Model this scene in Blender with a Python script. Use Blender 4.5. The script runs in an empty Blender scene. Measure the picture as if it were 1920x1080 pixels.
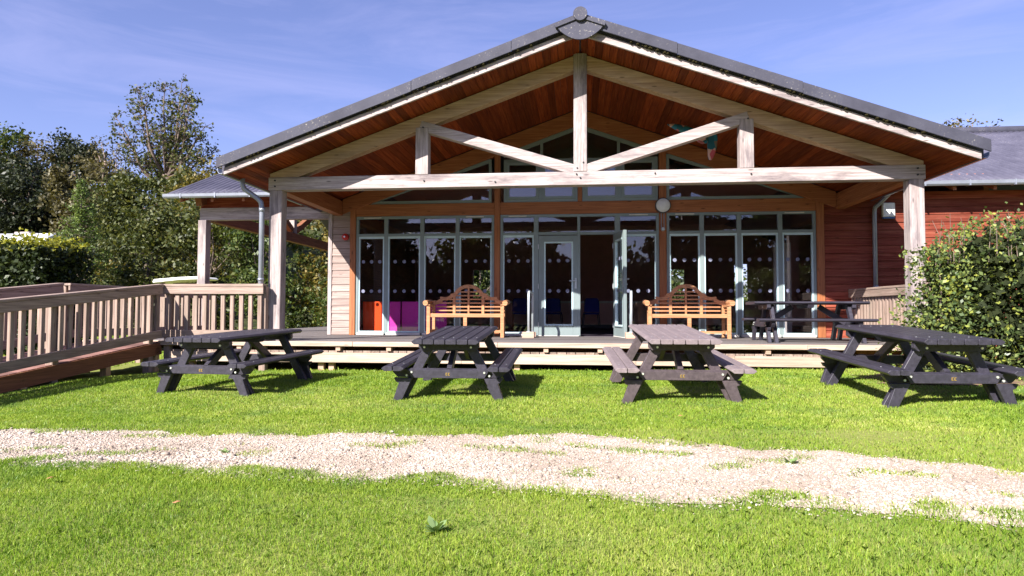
import bpy, math, random
import numpy as np
from mathutils import Vector, Matrix
random.seed(7); rng = np.random.default_rng(7)
R = math.radians
S = bpy.context.scene
COL = S.collection
C = 0.96          # lens height above the lawn; builder heights are given from the lens level
X0 = 0.03         # axis of the gable

# ------------------------------------------------------------------ helpers
def tag(o, label=None, cat=None, group=None, kind=None):
    if label: o['label'] = label
    if cat: o['category'] = cat
    if group: o['group'] = group
    if kind: o['kind'] = kind
    return o
def empty(name, loc, rz=0, rx=0):
    o = bpy.data.objects.new(name, None); COL.objects.link(o)
    o.location = loc; o.rotation_euler = (rx, 0, rz); o.empty_display_size = 0.2
    return o
def copy_tree(o, parent=None):
    c = o.copy(); COL.objects.link(c); c.parent = parent
    for ch in list(o.children):
        copy_tree(ch, c)
    return c
def root_of(o):
    while o.parent: o = o.parent
    return o

class MB:
    def __init__(s): s.v = []; s.f = []
    def add(s, vs, fs):
        n = len(s.v); s.v += [tuple(v) for v in vs]; s.f += [tuple(i + n for i in f) for f in fs]
        return s
    def box(s, x0, x1, y0, y1, z0, z1):
        vs = [(x, y, z) for z in (z0, z1) for y in (y0, y1) for x in (x0, x1)]
        return s.add(vs, [(0,2,3,1),(4,5,7,6),(0,1,5,4),(2,6,7,3),(0,4,6,2),(1,3,7,5)])
    def bar(s, a, b, w, h, up=(0,0,1), ext=0):
        a = Vector(a); b = Vector(b); d = (b - a).normalized()
        if ext: a = a - d*ext; b = b + d*ext
        up = Vector(up); side = d.cross(up)
        if side.length < 1e-4: side = d.cross(Vector((0,1,0)))
        side.normalize(); u = side.cross(d).normalized()
        vs = []
        for p in (a, b):
            for sx, sz in ((-1,-1),(1,-1),(1,1),(-1,1)):
                vs.append(p + side*(sx*w/2) + u*(sz*h/2))
        return s.add(vs, [(0,1,2,3),(7,6,5,4),(0,4,5,1),(1,5,6,2),(2,6,7,3),(3,7,4,0)])
    def prism(s, pts, axis, t0, t1):
        # polygon pts (2D) extruded along an axis; 'y': pts are x,z; 'x': pts are y,z; 'z': pts are x,y
        n = len(pts)
        def m(p, t):
            return (p[0], t, p[1]) if axis == 'y' else ((t, p[0], p[1]) if axis == 'x' else (p[0], p[1], t))
        vs = [m(p, t0) for p in pts] + [m(p, t1) for p in pts]
        fs = [tuple(range(n)), tuple(range(2*n-1, n-1, -1))]
        for i in range(n):
            j = (i+1) % n
            fs.append((i, i+n, j+n, j))
        return s.add(vs, fs)
    def tube(s, pts, r, n=10, cap=True):
        pts = [Vector(p) for p in pts]
        rs = r if isinstance(r, (list, tuple)) else [r]*len(pts)
        vs = []; fs = []
        prev = None
        for i, p in enumerate(pts):
            d = (pts[min(i+1, len(pts)-1)] - pts[max(i-1, 0)]).normalized()
            if prev is None:
                a = d.orthogonal().normalized()
            else:
                a = (prev - d*prev.dot(d))
                a = a.normalized() if a.length > 1e-5 else d.orthogonal().normalized()
            prev = a; b = d.cross(a)
            for k in range(n):
                t = 2*math.pi*k/n
                vs.append(p + (a*math.cos(t) + b*math.sin(t))*rs[i])
        for i in range(len(pts)-1):
            for k in range(n):
                k2 = (k+1) % n
                fs.append((i*n+k, i*n+k2, (i+1)*n+k2, (i+1)*n+k))
        if cap:
            fs.append(tuple(range(n-1, -1, -1))); m = (len(pts)-1)*n
            fs.append(tuple(range(m, m+n)))
        return s.add(vs, fs)
    def disc(s, c, r, axis='y', t=0.006, n=20):
        pts = [(c[0]+r*math.cos(2*math.pi*k/n), c[2]+r*math.sin(2*math.pi*k/n)) for k in range(n)]
        if axis == 'y': return s.prism(pts, 'y', c[1]-t/2, c[1]+t/2)
        if axis == 'z':
            return s.prism([(c[0]+r*math.cos(2*math.pi*k/n), c[1]+r*math.sin(2*math.pi*k/n)) for k in range(n)], 'z', c[2]-t/2, c[2]+t/2)
        return s.prism([(c[1]+r*math.cos(2*math.pi*k/n), c[2]+r*math.sin(2*math.pi*k/n)) for k in range(n)], 'x', c[0]-t/2, c[0]+t/2)
    def build(s, name, mat, parent=None, local=False, bev=0, smooth=False):
        me = bpy.data.meshes.new(name)
        if local: vs = s.v
        else:
            off = Vector((0,0,0))
            if parent: off = root_of(parent).location
            vs = [(x-off.x, y-off.y, z+C-off.z) for x, y, z in s.v]
        me.from_pydata(vs, [], s.f); me.update()
        import bmesh
        bm = bmesh.new(); bm.from_mesh(me); bmesh.ops.recalc_face_normals(bm, faces=bm.faces); bm.to_mesh(me); bm.free()
        if smooth:
            me.polygons.foreach_set('use_smooth', [True]*len(me.polygons))
        me.materials.append(mat)
        o = bpy.data.objects.new(name, me); COL.objects.link(o)
        if parent: o.parent = parent
        if bev:
            m = o.modifiers.new('bevel', 'BEVEL'); m.width = bev; m.segments = 1; m.limit_method = 'ANGLE'; m.angle_limit = R(40)
        return o

def np_mesh(name, V, polys, mat, parent=None, smooth=False):
    # V (n,3) world verts, polys (m,k) indices
    me = bpy.data.meshes.new(name)
    n = len(V); m, k = polys.shape
    me.vertices.add(n); me.vertices.foreach_set('co', V.astype(np.float32).ravel())
    me.loops.add(m*k); me.loops.foreach_set('vertex_index', polys.astype(np.int32).ravel())
    me.polygons.add(m); me.polygons.foreach_set('loop_start', (np.arange(m)*k).astype(np.int32))
    me.polygons.foreach_set('loop_total', np.full(m, k, np.int32))
    if smooth: me.polygons.foreach_set('use_smooth', np.ones(m, bool))
    me.update(calc_edges=True); me.validate()
    me.materials.append(mat)
    o = bpy.data.objects.new(name, me); COL.objects.link(o)
    if parent: o.parent = parent
    return o

# ------------------------------------------------------------------ materials
class NT:
    def __init__(s, name):
        s.m = bpy.data.materials.new(name); s.m.use_nodes = True
        s.t = s.m.node_tree; s.t.nodes.clear()
        s.out = s.n('ShaderNodeOutputMaterial')
    def n(s, ty, **kw):
        x = s.t.nodes.new(ty)
        for k, v in kw.items():
            if hasattr(x, k): setattr(x, k, v)
        return x
    def l(s, a, b): s.t.links.new(a, b)
    def val(s, node, **kw):
        for k, v in kw.items(): node.inputs[k.replace('_', ' ')].default_value = v
        return node
    def ramp(s, fac, stops):
        r = s.n('ShaderNodeValToRGB'); s.l(fac, r.inputs[0])
        e = r.color_ramp.elements
        while len(e) < len(stops): e.new(0.5)
        for i, (p, c) in enumerate(stops):
            e[i].position = p; e[i].color = (*c, 1)
        return r.outputs[0]
    def mix(s, fac, a, b, mode='MIX'):
        x = s.n('ShaderNodeMix', data_type='RGBA', blend_type=mode)
        for sock, v in ((x.inputs[0], fac), (x.inputs[6], a), (x.inputs[7], b)):
            if hasattr(v, 'links'): s.l(v, sock)
            elif isinstance(v, (int, float)): sock.default_value = v
            else: sock.default_value = (*v, 1)
        return x.outputs[2]
    def math(s, op, a, b=0.0):
        x = s.n('ShaderNodeMath', operation=op)
        for i, v in enumerate((a, b)):
            if hasattr(v, 'links'): s.l(v, x.inputs[i])
            else: x.inputs[i].default_value = v
        return x.outputs[0]
    def noise(s, vec, scale, detail=3, rough=0.5):
        x = s.n('ShaderNodeTexNoise'); x.inputs['Scale'].default_value = scale
        x.inputs['Detail'].default_value = detail; x.inputs['Roughness'].default_value = rough
        if vec is not None: s.l(vec, x.inputs['Vector'])
        return x.outputs[0]
    def coord(s, scale=(1,1,1), isl=False):
        tc = s.n('ShaderNodeTexCoord'); mp = s.n('ShaderNodeMapping')
        mp.inputs['Scale'].default_value = scale
        s.l(tc.outputs['Object'], mp.inputs['Vector'])
        v = mp.outputs[0]
        if isl:
            g = s.n('ShaderNodeNewGeometry')
            mm = s.math('MULTIPLY', g.outputs['Random Per Island'], 37.0)
            a = s.n('ShaderNodeVectorMath', operation='ADD'); s.l(v, a.inputs[0])
            cb = s.n('ShaderNodeCombineXYZ')
            for i in range(3): s.l(mm, cb.inputs[i])
            s.l(cb.outputs[0], a.inputs[1]); v = a.outputs[0]
        return v
    def island(s):
        return s.n('ShaderNodeNewGeometry').outputs['Random Per Island']
    def pbsdf(s, col, rough=0.6, metal=0, spec=0.5, bump=None, bstr=0.3, bdist=0.01):
        b = s.n('ShaderNodeBsdfPrincipled')
        if hasattr(col, 'links'): s.l(col, b.inputs['Base Color'])
        else: b.inputs['Base Color'].default_value = (*col, 1)
        if hasattr(rough, 'links'): s.l(rough, b.inputs['Roughness'])
        else: b.inputs['Roughness'].default_value = rough
        b.inputs['Metallic'].default_value = metal
        b.inputs['Specular IOR Level'].default_value = spec
        if bump is not None:
            bp = s.n('ShaderNodeBump'); bp.inputs['Strength'].default_value = bstr; bp.inputs['Distance'].default_value = bdist
            s.l(bump, bp.inputs['Height']); s.l(bp.outputs[0], b.inputs['Normal'])
        return b
    def done(s, sh): s.l(sh.outputs[0] if hasattr(sh, 'outputs') else sh, s.out.inputs[0]); return s.m

def wood(name, dark, mid, light, axis='x', rough=0.7, var=0.35, knots=0.5, spec=0.3, dirt=None):
    """plank wood: grain drawn out along one axis, every board its own tone, knots, optional grey staining"""
    t = NT(name)
    st = {'x': (0.7, 14, 14), 'y': (14, 0.7, 14), 'z': (14, 14, 0.7)}[axis]
    v = t.coord(st, isl=True)
    g = t.noise(v, 1.6, 6, 0.65)
    col = t.ramp(g, [(0.25, dark), (0.5, mid), (0.75, light)])
    g2 = t.noise(t.coord({'x': (2, 60, 60), 'y': (60, 2, 60), 'z': (60, 60, 2)}[axis], isl=True), 1.0, 3, 0.6)
    col = t.mix(0.36, col, t.ramp(g2, [(0.35, tuple(c*0.4 for c in dark)), (0.65, light)]))
    isl = t.island()
    tone = t.ramp(isl, [(0, (1-var,)*3), (1, (1.0+var*0.4,)*3)])
    col = t.mix(1.0, col, tone, 'MULTIPLY')
    if knots:
        vo = t.n('ShaderNodeTexVoronoi'); vo.inputs['Scale'].default_value = 1.0
        t.l(t.coord({'x': (2.2, 9, 9), 'y': (9, 2.2, 9), 'z': (9, 9, 2.2)}[axis], isl=True), vo.inputs['Vector'])
        k = t.ramp(vo.outputs['Distance'], [(0.05, (1,1,1)), (0.13, (0,0,0))])
        kk = t.math('MULTIPLY', k, knots)
        col = t.mix(kk, col, tuple(c*0.25 for c in dark))
    if dirt:
        d = t.noise(t.coord({'x': (0.8, 3, 3), 'y': (3, .8, 3), 'z': (3, 3, .8)}[axis]), 1.3, 5, 0.7)
        dm = t.ramp(d, [(0.48, (0,0,0)), (0.68, (1,1,1))])
        col = t.mix(t.math('MULTIPLY', dm, dirt[3]), col, dirt[:3])
    return t.done(t.pbsdf(col, rough, 0, spec, g2, 0.25, 0.004))

M = {}
for ax in 'xyz':
    M['grey_wood_'+ax] = wood('weathered grey timber '+ax, (0.22,0.17,0.165), (0.39,0.325,0.32), (0.52,0.455,0.44), ax, 0.75, 0.18, 0.8, 0.25, (0.13,0.105,0.115,0.8))
    M['glulam_'+ax] = wood('knotty brown timber '+ax, (0.20,0.062,0.022), (0.32,0.110,0.042), (0.41,0.165,0.07), ax, 0.6, 0.15, 0.8, 0.3)
    M['rail_wood_'+ax] = wood('railing timber '+ax, (0.155,0.10,0.08), (0.30,0.212,0.175), (0.43,0.335,0.285), ax, 0.75, 0.34, 0.6, 0.25, (0.12,0.12,0.09,0.35))
M['rafter_wood'] = wood('half sheltered tan timber', (0.27,0.15,0.09), (0.44,0.29,0.19), (0.54,0.40,0.28), 'x', 0.7, 0.1, 0.7, 0.25, (0.2,0.15,0.12,0.4))
M['new_post'] = wood('new yellow timber', (0.35,0.2,0.08), (0.5,0.33,0.16), (0.6,0.42,0.22), 'z', 0.7, 0.1, 0.6)
M['soffit'] = wood('red brown soffit boards', (0.095,0.013,0.003), (0.205,0.034,0.007), (0.32,0.080,0.02), 'y', 0.7, 0.5, 0.5, 0.15)
M['red_clad'] = wood('red stained cladding', (0.12,0.017,0.010), (0.26,0.044,0.026), (0.42,0.14,0.085), 'x', 0.75, 0.45, 0.5, 0.15, (0.30,0.10,0.065,0.4))
M['pale_clad'] = wood('silvered larch cladding', (0.25,0.175,0.155), (0.37,0.275,0.245), (0.46,0.365,0.335), 'x', 0.75, 0.22, 0.4, 0.25)
M['deck'] = wood('grey deck boards', (0.10,0.085,0.085), (0.17,0.15,0.15), (0.25,0.22,0.22), 'x', 0.75, 0.4, 0.4, 0.3)
M['ramp_deck'] = wood('red brown ramp boards', (0.16,0.07,0.06), (0.26,0.13,0.11), (0.34,0.2,0.17), 'x', 0.75, 0.5, 0.4, 0.3)
M['fascia'] = wood('pale deck fascia timber', (0.32,0.22,0.165), (0.48,0.36,0.285), (0.58,0.47,0.39), 'x', 0.75, 0.12, 0.5, 0.25, (0.3,0.22,0.17,0.4))
M['brown_beam'] = wood('brown stained beam', (0.13,0.05,0.025), (0.22,0.085,0.04), (0.3,0.13,0.07), 'y', 0.7, 0.2, 0.5)
M['teak'] = wood('oiled bench teak', (0.32,0.135,0.062), (0.46,0.215,0.10), (0.56,0.295,0.155), 'x', 0.5, 0.15, 0.15, 0.35)
M['block_wood'] = wood('sawn block', (0.4,0.24,0.17), (0.5,0.33,0.25), (0.6,0.42,0.33), 'x', 0.75, 0.1, 0.3)

def plastic(name, c, c2, rough=0.55):
    t = NT(name)
    v = t.coord((9, 1.2, 9), isl=True)
    g = t.noise(v, 3.0, 5, 0.65)
    col = t.ramp(g, [(0.3, c), (0.7, c2)])
    isl = t.ramp(t.island(), [(0, (0.82,)*3), (1, (1.12,)*3)])
    col = t.mix(1.0, col, isl, 'MULTIPLY')
    w = t.noise(t.coord((5,5,5)), 2.0, 6, 0.7)
    wm = t.ramp(w, [(0.52, (0,0,0)), (0.72, (1,1,1))])
    col = t.mix(t.math('MULTIPLY', wm, 0.45), col, tuple(min(1, x*1.6+0.012) for x in c2))
    fine = t.noise(t.coord((40, 6, 40), isl=True), 2.0, 4, 0.7)
    return t.done(t.pbsdf(col, rough, 0, 0.45, fine, 0.35, 0.004))
M['plastic_dark'] = plastic('charcoal recycled plastic plank', (0.022,0.020,0.028), (0.043,0.039,0.056), 0.42)
M['plastic_brown_frame'] = plastic('dark brown recycled plastic frame', (0.042,0.031,0.035), (0.082,0.062,0.068), 0.55)
M['plastic_brown'] = plastic('faded brown recycled plastic plank', (0.165,0.130,0.138), (0.215,0.172,0.18), 0.6)

def plain(name, c, rough=0.5, metal=0, spec=0.5, var=0.12, scale=6, bstr=0.0):
    t = NT(name)
    n = t.noise(t.coord(), scale, 5, 0.6)
    col = t.mix(t.ramp(n, [(0.3, (0,0,0)), (0.7, (1,1,1))]), tuple(x*(1-var) for x in c), tuple(min(1, x*(1+var)) for x in c))
    return t.done(t.pbsdf(col, rough, metal, spec, n if bstr else None, bstr))
M['frame'] = plain('sage grey window paint', (0.19,0.235,0.24), 0.4, 0, 0.5, 0.06)
M['bead'] = plain('lit edge cyan glazing bead', (0.48,0.63,0.67), 0.35, 0, 0.5, 0.05)  # pale cyan puts the lit glow of the pane edges into the colour
M['sill'] = plain('pale sill paint', (0.58,0.56,0.52), 0.5, 0, 0.4, 0.1)
M['steel'] = plain('galvanised steel', (0.48,0.50,0.52), 0.35, 0.7, 0.5, 0.15)
M['pipe'] = plain('grey blue downpipe', (0.25,0.27,0.32), 0.35, 0.3, 0.5, 0.12)
M['bolt'] = plain('zinc bolt head', (0.72,0.74,0.68), 0.3, 0.5)
M['screw'] = plain('dull screw head', (0.36,0.36,0.38), 0.4, 0.4)
M['tube'] = plain('grey painted handrail tube', (0.42,0.47,0.50), 0.35, 0.2)
M['white'] = plain('white enamel', (0.78,0.78,0.76), 0.4)
M['blue_plastic'] = plain('blue plastic', (0.03,0.09,0.28), 0.4)
M['red_plastic'] = plain('red plastic', (0.45,0.02,0.015), 0.35)
M['opal'] = plain('opal lamp diffuser', (0.62,0.64,0.70), 0.3)
M['black'] = plain('black rim', (0.02,0.02,0.022), 0.45)
M['dot'] = plain('frosted safety dot', (0.17,0.18,0.26), 0.6, 0, 0.3, 0.03)
M['orange_fabric'] = plain('orange screen fabric', (0.85,0.075,0.012), 0.8, 0, 0.2, 0.05)
M['magenta_fabric'] = plain('magenta screen fabric', (0.66,0.055,0.37), 0.8, 0, 0.2, 0.05)
M['blue_fabric'] = plain('blue chair fabric', (0.035,0.04,0.24), 0.85, 0, 0.2, 0.1)
M['dark_wall'] = plain('brown interior wall', (0.36,0.17,0.14), 0.85, 0, 0.2, 0.08)
M['dado'] = plain('pink interior dado', (0.68,0.42,0.35), 0.8, 0, 0.2, 0.06)
M['carpet'] = plain('dark carpet', (0.045,0.035,0.05), 0.95, 0, 0.1, 0.2)
M['pale_board'] = plain('pale partition', (0.42,0.35,0.34), 0.8)
M['brass'] = plain('brass plate', (0.55,0.36,0.08), 0.4, 0.6)
M['caravan'] = plain('white caravan panel', (0.75,0.76,0.8), 0.35)
M['canvas'] = plain('white shelter roof', (0.8,0.79,0.76), 0.6)
M['soil'] = plain('bare soil', (0.20,0.13,0.09), 0.95, 0, 0.1, 0.35, 14, 0.5)

def roof_mat(name, c, c2, lichen=0.35):
    t = NT(name)
    n = t.noise(t.coord(), 2.2, 6, 0.65)
    col = t.ramp(n, [(0.3, c), (0.7, c2)])
    f = t.noise(t.coord(), 30, 4, 0.7)
    lm = t.ramp(f, [(0.60, (0,0,0)), (0.70, (1,1,1))])
    big = t.ramp(t.noise(t.coord(), 1.1, 3, 0.6), [(0.42, (0,0,0)), (0.66, (1,1,1))])
    col = t.mix(t.math('MULTIPLY', t.math('MULTIPLY', lm, big), lichen), col, (0.48,0.44,0.36))
    return t.done(t.pbsdf(col, 0.7, 0, 0.22, f, 0.15, 0.004))
M['slate'] = roof_mat('grey fibre cement verge', (0.040,0.040,0.058), (0.068,0.068,0.094), 0.8)
M['corrugated'] = roof_mat('grey corrugated roof sheet', (0.062,0.060,0.090), (0.10,0.097,0.138), 0.5)
M['moss'] = plain('dark moss', (0.028,0.024,0.010), 0.95, 0, 0.1, 0.5, 20, 0.6)

def glass_mat():
    t = NT('window glass')
    tr = t.n('ShaderNodeBsdfTransparent'); tr.inputs[0].default_value = (0.93,0.95,0.965,1)
    gl = t.n('ShaderNodeBsdfGlossy'); gl.inputs['Roughness'].default_value = 0.0
    gl.inputs[0].default_value = (0.95,0.97,1,1)
    g = t.n('ShaderNodeNewGeometry'); dp = t.n('ShaderNodeVectorMath', operation='DOT_PRODUCT')
    t.l(g.outputs['Normal'], dp.inputs[0]); t.l(g.outputs['Incoming'], dp.inputs[1])
    c1 = t.math('SUBTRACT', 1.0, t.math('ABSOLUTE', dp.outputs['Value'])); c5 = t.math('POWER', c1, 5.0)
    fr = t.math('ADD', 0.055, t.math('MULTIPLY', c5, 0.94))
    mx = t.n('ShaderNodeMixShader'); t.l(fr, mx.inputs[0]); t.l(tr.outputs[0], mx.inputs[1]); t.l(gl.outputs[0], mx.inputs[2])
    return t.done(mx)
M['glass'] = glass_mat()

def leaf_mat(name, stops, transl=0.35, rough=0.5, spec=0.35):
    """stops: colours picked at random leaf by leaf, with larger drifts of tone through the plant"""
    t = NT(name)
    isl = t.island()
    n = t.noise(t.coord(), 0.9, 3, 0.6)
    fac = t.math('ADD', t.math('MULTIPLY', isl, 0.62), t.math('MULTIPLY', n, 0.42))
    col = t.ramp(fac, stops)
    b = t.pbsdf(col, rough, 0, spec)
    tl = t.n('ShaderNodeBsdfTranslucent'); t.l(t.mix(1.0, col, (1.25,1.2,0.55), 'MULTIPLY'), tl.inputs[0])
    mx = t.n('ShaderNodeMixShader'); mx.inputs[0].default_value = transl
    t.l(b.outputs[0], mx.inputs[1]); t.l(tl.outputs[0], mx.inputs[2])
    return t.done(mx)
M['leaf_dark'] = leaf_mat('shade toned wood foliage', [(0.15, (0.012,0.020,0.010)), (0.5, (0.026,0.036,0.016)), (0.9, (0.055,0.060,0.030))], 0.2)  # the wood's shade side is put into these dark leaf colours
M['leaf_green'] = leaf_mat('mid green foliage', [(0.15, (0.022,0.045,0.012)), (0.5, (0.060,0.090,0.020)), (0.9, (0.13,0.145,0.035))], 0.3)
M['leaf_olive'] = leaf_mat('olive foliage', [(0.15, (0.020,0.030,0.010)), (0.5, (0.060,0.076,0.020)), (0.82, (0.135,0.140,0.040)), (1.0, (0.21,0.15,0.05))], 0.3)
M['leaf_autumn'] = leaf_mat('yellowing foliage', [(0.15, (0.040,0.038,0.012)), (0.48, (0.11,0.098,0.024)), (0.78, (0.22,0.17,0.035)), (1.0, (0.27,0.15,0.05))], 0.35)
M['leaf_brown'] = leaf_mat('brown turning foliage', [(0.1, (0.034,0.030,0.014)), (0.5, (0.078,0.070,0.028)), (0.9, (0.15,0.125,0.045))], 0.25)
M['leaf_conifer'] = leaf_mat('conifer foliage', [(0.1, (0.030,0.060,0.014)), (0.5, (0.090,0.14,0.028)), (0.9, (0.18,0.23,0.05))], 0.2)
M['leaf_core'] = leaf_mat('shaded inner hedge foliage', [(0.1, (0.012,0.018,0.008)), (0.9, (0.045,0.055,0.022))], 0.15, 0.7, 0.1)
M['leaf_hedge'] = leaf_mat('beech hedge foliage', [(0.1, (0.035,0.060,0.024)), (0.42, (0.090,0.135,0.045)), (0.68, (0.18,0.225,0.060)), (0.86, (0.34,0.37,0.065)), (1.0, (0.42,0.27,0.10))], 0.3, 0.40, 0.45)
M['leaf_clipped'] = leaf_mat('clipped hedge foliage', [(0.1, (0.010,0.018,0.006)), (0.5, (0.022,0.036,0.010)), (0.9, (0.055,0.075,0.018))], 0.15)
M['leaf_tips'] = leaf_mat('yellow hedge growth', [(0.1, (0.15,0.17,0.025)), (0.6, (0.30,0.30,0.035)), (1.0, (0.42,0.38,0.06))], 0.35)
M['bark'] = plain('bark', (0.15,0.115,0.095), 0.9, 0, 0.15, 0.4, 9, 0.6)
M['bark_pale'] = plain('pale bark', (0.24,0.18,0.15), 0.9, 0, 0.15, 0.4, 9, 0.6)
M['weed'] = leaf_mat('weed leaves', [(0.1, (0.12,0.22,0.06)), (0.9, (0.26,0.36,0.15))], 0.3)
M['dry_leaf'] = plain('dry leaf', (0.33,0.15,0.07), 0.8)

def grass_mat(name, stops):
    t = NT(name)
    isl = t.island()
    n1 = t.noise(t.coord(), 0.55, 4, 0.6); n2 = t.noise(t.coord(), 3.5, 3, 0.6)
    fac = t.math('ADD', t.math('ADD', t.math('MULTIPLY', isl, 0.46), t.math('MULTIPLY', n1, 0.95)), t.math('MULTIPLY', n2, 0.34))
    fac = t.math('SUBTRACT', fac, 0.34)
    col = t.ramp(fac, stops)
    n3 = t.noise(t.coord(), 1.7, 4, 0.65)
    col = t.mix(t.ramp(n3, [(0.50, (0,0,0)), (0.70, (0.6,0.6,0.6))]), col, (0.115,0.215,0.060))
    b = t.pbsdf(col, 0.45, 0, 0.35)
    tl = t.n('ShaderNodeBsdfTranslucent'); t.l(t.mix(1.0, col, (1.1,1.2,0.6), 'MULTIPLY'), tl.inputs[0])
    mx = t.n('ShaderNodeMixShader'); mx.inputs[0].default_value = 0.35
    t.l(b.outputs[0], mx.inputs[1]); t.l(tl.outputs[0], mx.inputs[2])
    return t.done(mx)
M['grass'] = grass_mat('lawn grass', [(0.14, (0.068,0.142,0.016)), (0.36, (0.160,0.272,0.025)), (0.58, (0.268,0.372,0.040)), (0.78, (0.39,0.435,0.09)), (0.97, (0.55,0.51,0.23))])

def lawn_mat():
    t = NT('lawn soil and thatch')
    n = t.noise(t.coord(), 0.5, 5, 0.65); n2 = t.noise(t.coord(), 26, 4, 0.7)
    col = t.ramp(n, [(0.3, (0.11,0.18,0.022)), (0.7, (0.19,0.25,0.038))])
    col = t.mix(t.math('MULTIPLY', n2, 0.75), col, (0.30,0.25,0.11))
    return t.done(t.pbsdf(col, 0.95, 0, 0.1, n2, 0.6, 0.03))
M['lawn'] = lawn_mat()
def path_mat():
    t = NT('sandy path base')
    n = t.noise(t.coord(), 1.4, 5, 0.65); n2 = t.noise(t.coord(), 70, 4, 0.7)
    col = t.ramp(n, [(0.3, (0.36,0.275,0.21)), (0.7, (0.49,0.40,0.325))])
    col = t.mix(t.math('MULTIPLY', n2, 0.6), col, (0.52,0.42,0.36))
    return t.done(t.pbsdf(col, 0.95, 0, 0.1, n2, 0.8, 0.015))
M['path'] = path_mat()
def stone_mat():
    t = NT('path gravel stones')
    col = t.ramp(t.island(), [(0.0, (0.17,0.145,0.13)), (0.14, (0.34,0.28,0.23)), (0.5, (0.435,0.365,0.305)), (0.8, (0.53,0.47,0.41)), (1.0, (0.72,0.69,0.65))])
    n = t.noise(t.coord(), 60, 3, 0.6)
    col = t.mix(t.math('MULTIPLY', n, 0.35), col, (0.46,0.385,0.325))
    big = t.ramp(t.noise(t.coord(), 1.3, 5, 0.65), [(0.35, (0.66,0.62,0.58)), (0.65, (1.08,1.08,1.08))])
    col = t.mix(1.0, col, big, 'MULTIPLY')
    return t.done(t.pbsdf(col, 0.85, 0, 0.2, n, 0.4, 0.004))
M['stone'] = stone_mat()
def hill_mat():
    t = NT('hill undergrowth')
    n = t.noise(t.coord(), 0.35, 6, 0.7)
    col = t.ramp(n, [(0.3, (0.018,0.026,0.012)), (0.7, (0.07,0.075,0.028))])
    return t.done(t.pbsdf(col, 0.95, 0, 0.1, n, 1.0, 0.6))
M['hill'] = hill_mat()
def fish_mat():
    t = NT('painted carving')
    vo = t.n('ShaderNodeTexVoronoi'); vo.inputs['Scale'].default_value = 9
    t.l(t.coord(), vo.inputs['Vector'])
    sp = t.n('ShaderNodeSeparateColor'); t.l(vo.outputs['Color'], sp.inputs[0])
    col = t.ramp(sp.outputs[0], [(0.0, (0.01,0.10,0.13)), (0.28, (0.02,0.20,0.40)), (0.42, (0.02,0.16,0.14)), (0.55, (0.60,0.10,0.15)), (0.75, (0.65,0.42,0.38))])
    return t.done(t.pbsdf(col, 0.45))
M['carving'] = fish_mat()

# ------------------------------------------------------------------ camera, light, sky
F = 1220.0
psi = math.atan(125/F); th = math.atan(46/F); ro = 0.0022
cd = bpy.data.cameras.new('camera'); cam = bpy.data.objects.new('camera', cd); COL.objects.link(cam)
cd.sensor_width = 36; cd.lens = 36*F/1920; cd.clip_end = 3000; cd.clip_start = 0.05
fw = Vector((-math.sin(psi)*math.cos(th), math.cos(psi)*math.cos(th), math.sin(th)))
rt0 = Vector((math.cos(psi), math.sin(psi), 0)); up0 = rt0.cross(fw)
rt = rt0*math.cos(ro) + up0*math.sin(ro); up = up0*math.cos(ro) - rt0*math.sin(ro)
mw = Matrix((rt, up, -fw)).transposed().to_4x4(); mw.translation = (0, 0, C)
cam.matrix_world = mw
S.camera = cam

ld = Vector((0.583, 1.0, -0.805)).normalized()
sl = bpy.data.lights.new('sun', 'SUN'); sl.energy = 5.0; sl.angle = R(0.5); sl.color = (1.0, 0.95, 0.87)
so = bpy.data.objects.new('sun', sl); COL.objects.link(so)
so.rotation_euler = ld.to_track_quat('-Z', 'Y').to_euler(); so.location = (-20, -35, 30)
W = bpy.data.worlds.new('World'); S.world = W; W.use_nodes = True
wt = W.node_tree; bg = wt.nodes['Background']
sky = wt.nodes.new('ShaderNodeTexSky'); sky.sky_type = 'NISHITA'; sky.sun_disc = False
sky.sun_elevation = math.asin(-ld.z); sky.sun_rotation = math.atan2(-ld.x, -ld.y) % (2*math.pi)
sky.air_density = 1.0; sky.dust_density = 0.6; sky.ozone_density = 2.2
tc = wt.nodes.new('ShaderNodeTexCoord')
mp = wt.nodes.new('ShaderNodeMapping'); mp.inputs['Rotation'].default_value = (0, R(24), R(20)); mp.inputs['Scale'].default_value = (1.0, 1.6, 7.0)
wt.links.new(tc.outputs['Generated'], mp.inputs[0])
nz = wt.nodes.new('ShaderNodeTexNoise'); nz.inputs['Scale'].default_value = 2.6; nz.inputs['Detail'].default_value = 9; nz.inputs['Roughness'].default_value = 0.6; nz.inputs['Distortion'].default_value = 0.6
wt.links.new(mp.outputs[0], nz.inputs['Vector'])
rp = wt.nodes.new('ShaderNodeValToRGB'); rp.color_ramp.elements[0].position = 0.46; rp.color_ramp.elements[1].position = 0.76
rp.color_ramp.elements[0].color = (0.05,0.05,0.05,1); rp.color_ramp.elements[1].color = (0.26,0.26,0.26,1)
wt.links.new(nz.outputs[0], rp.inputs[0])
tint = wt.nodes.new('ShaderNodeMix'); tint.data_type = 'RGBA'; tint.blend_type = 'MULTIPLY'; tint.inputs[0].default_value = 1
tint.inputs[7].default_value = (1.10, 0.97, 1.32, 1); wt.links.new(sky.outputs[0], tint.inputs[6])
mx = wt.nodes.new('ShaderNodeMix'); mx.data_type = 'RGBA'; mx.inputs[7].default_value = (5.6, 5.4, 8.6, 1)
wt.links.new(rp.outputs[0], mx.inputs[0]); wt.links.new(tint.outputs[2], mx.inputs[6])
wt.links.new(mx.outputs[2], bg.inputs[0]); bg.inputs[1].default_value = 0.060
S.view_settings.view_transform = 'Standard'; S.view_settings.look = 'None'; S.view_settings.gamma = 1; S.view_settings.exposure = 1.38
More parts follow.
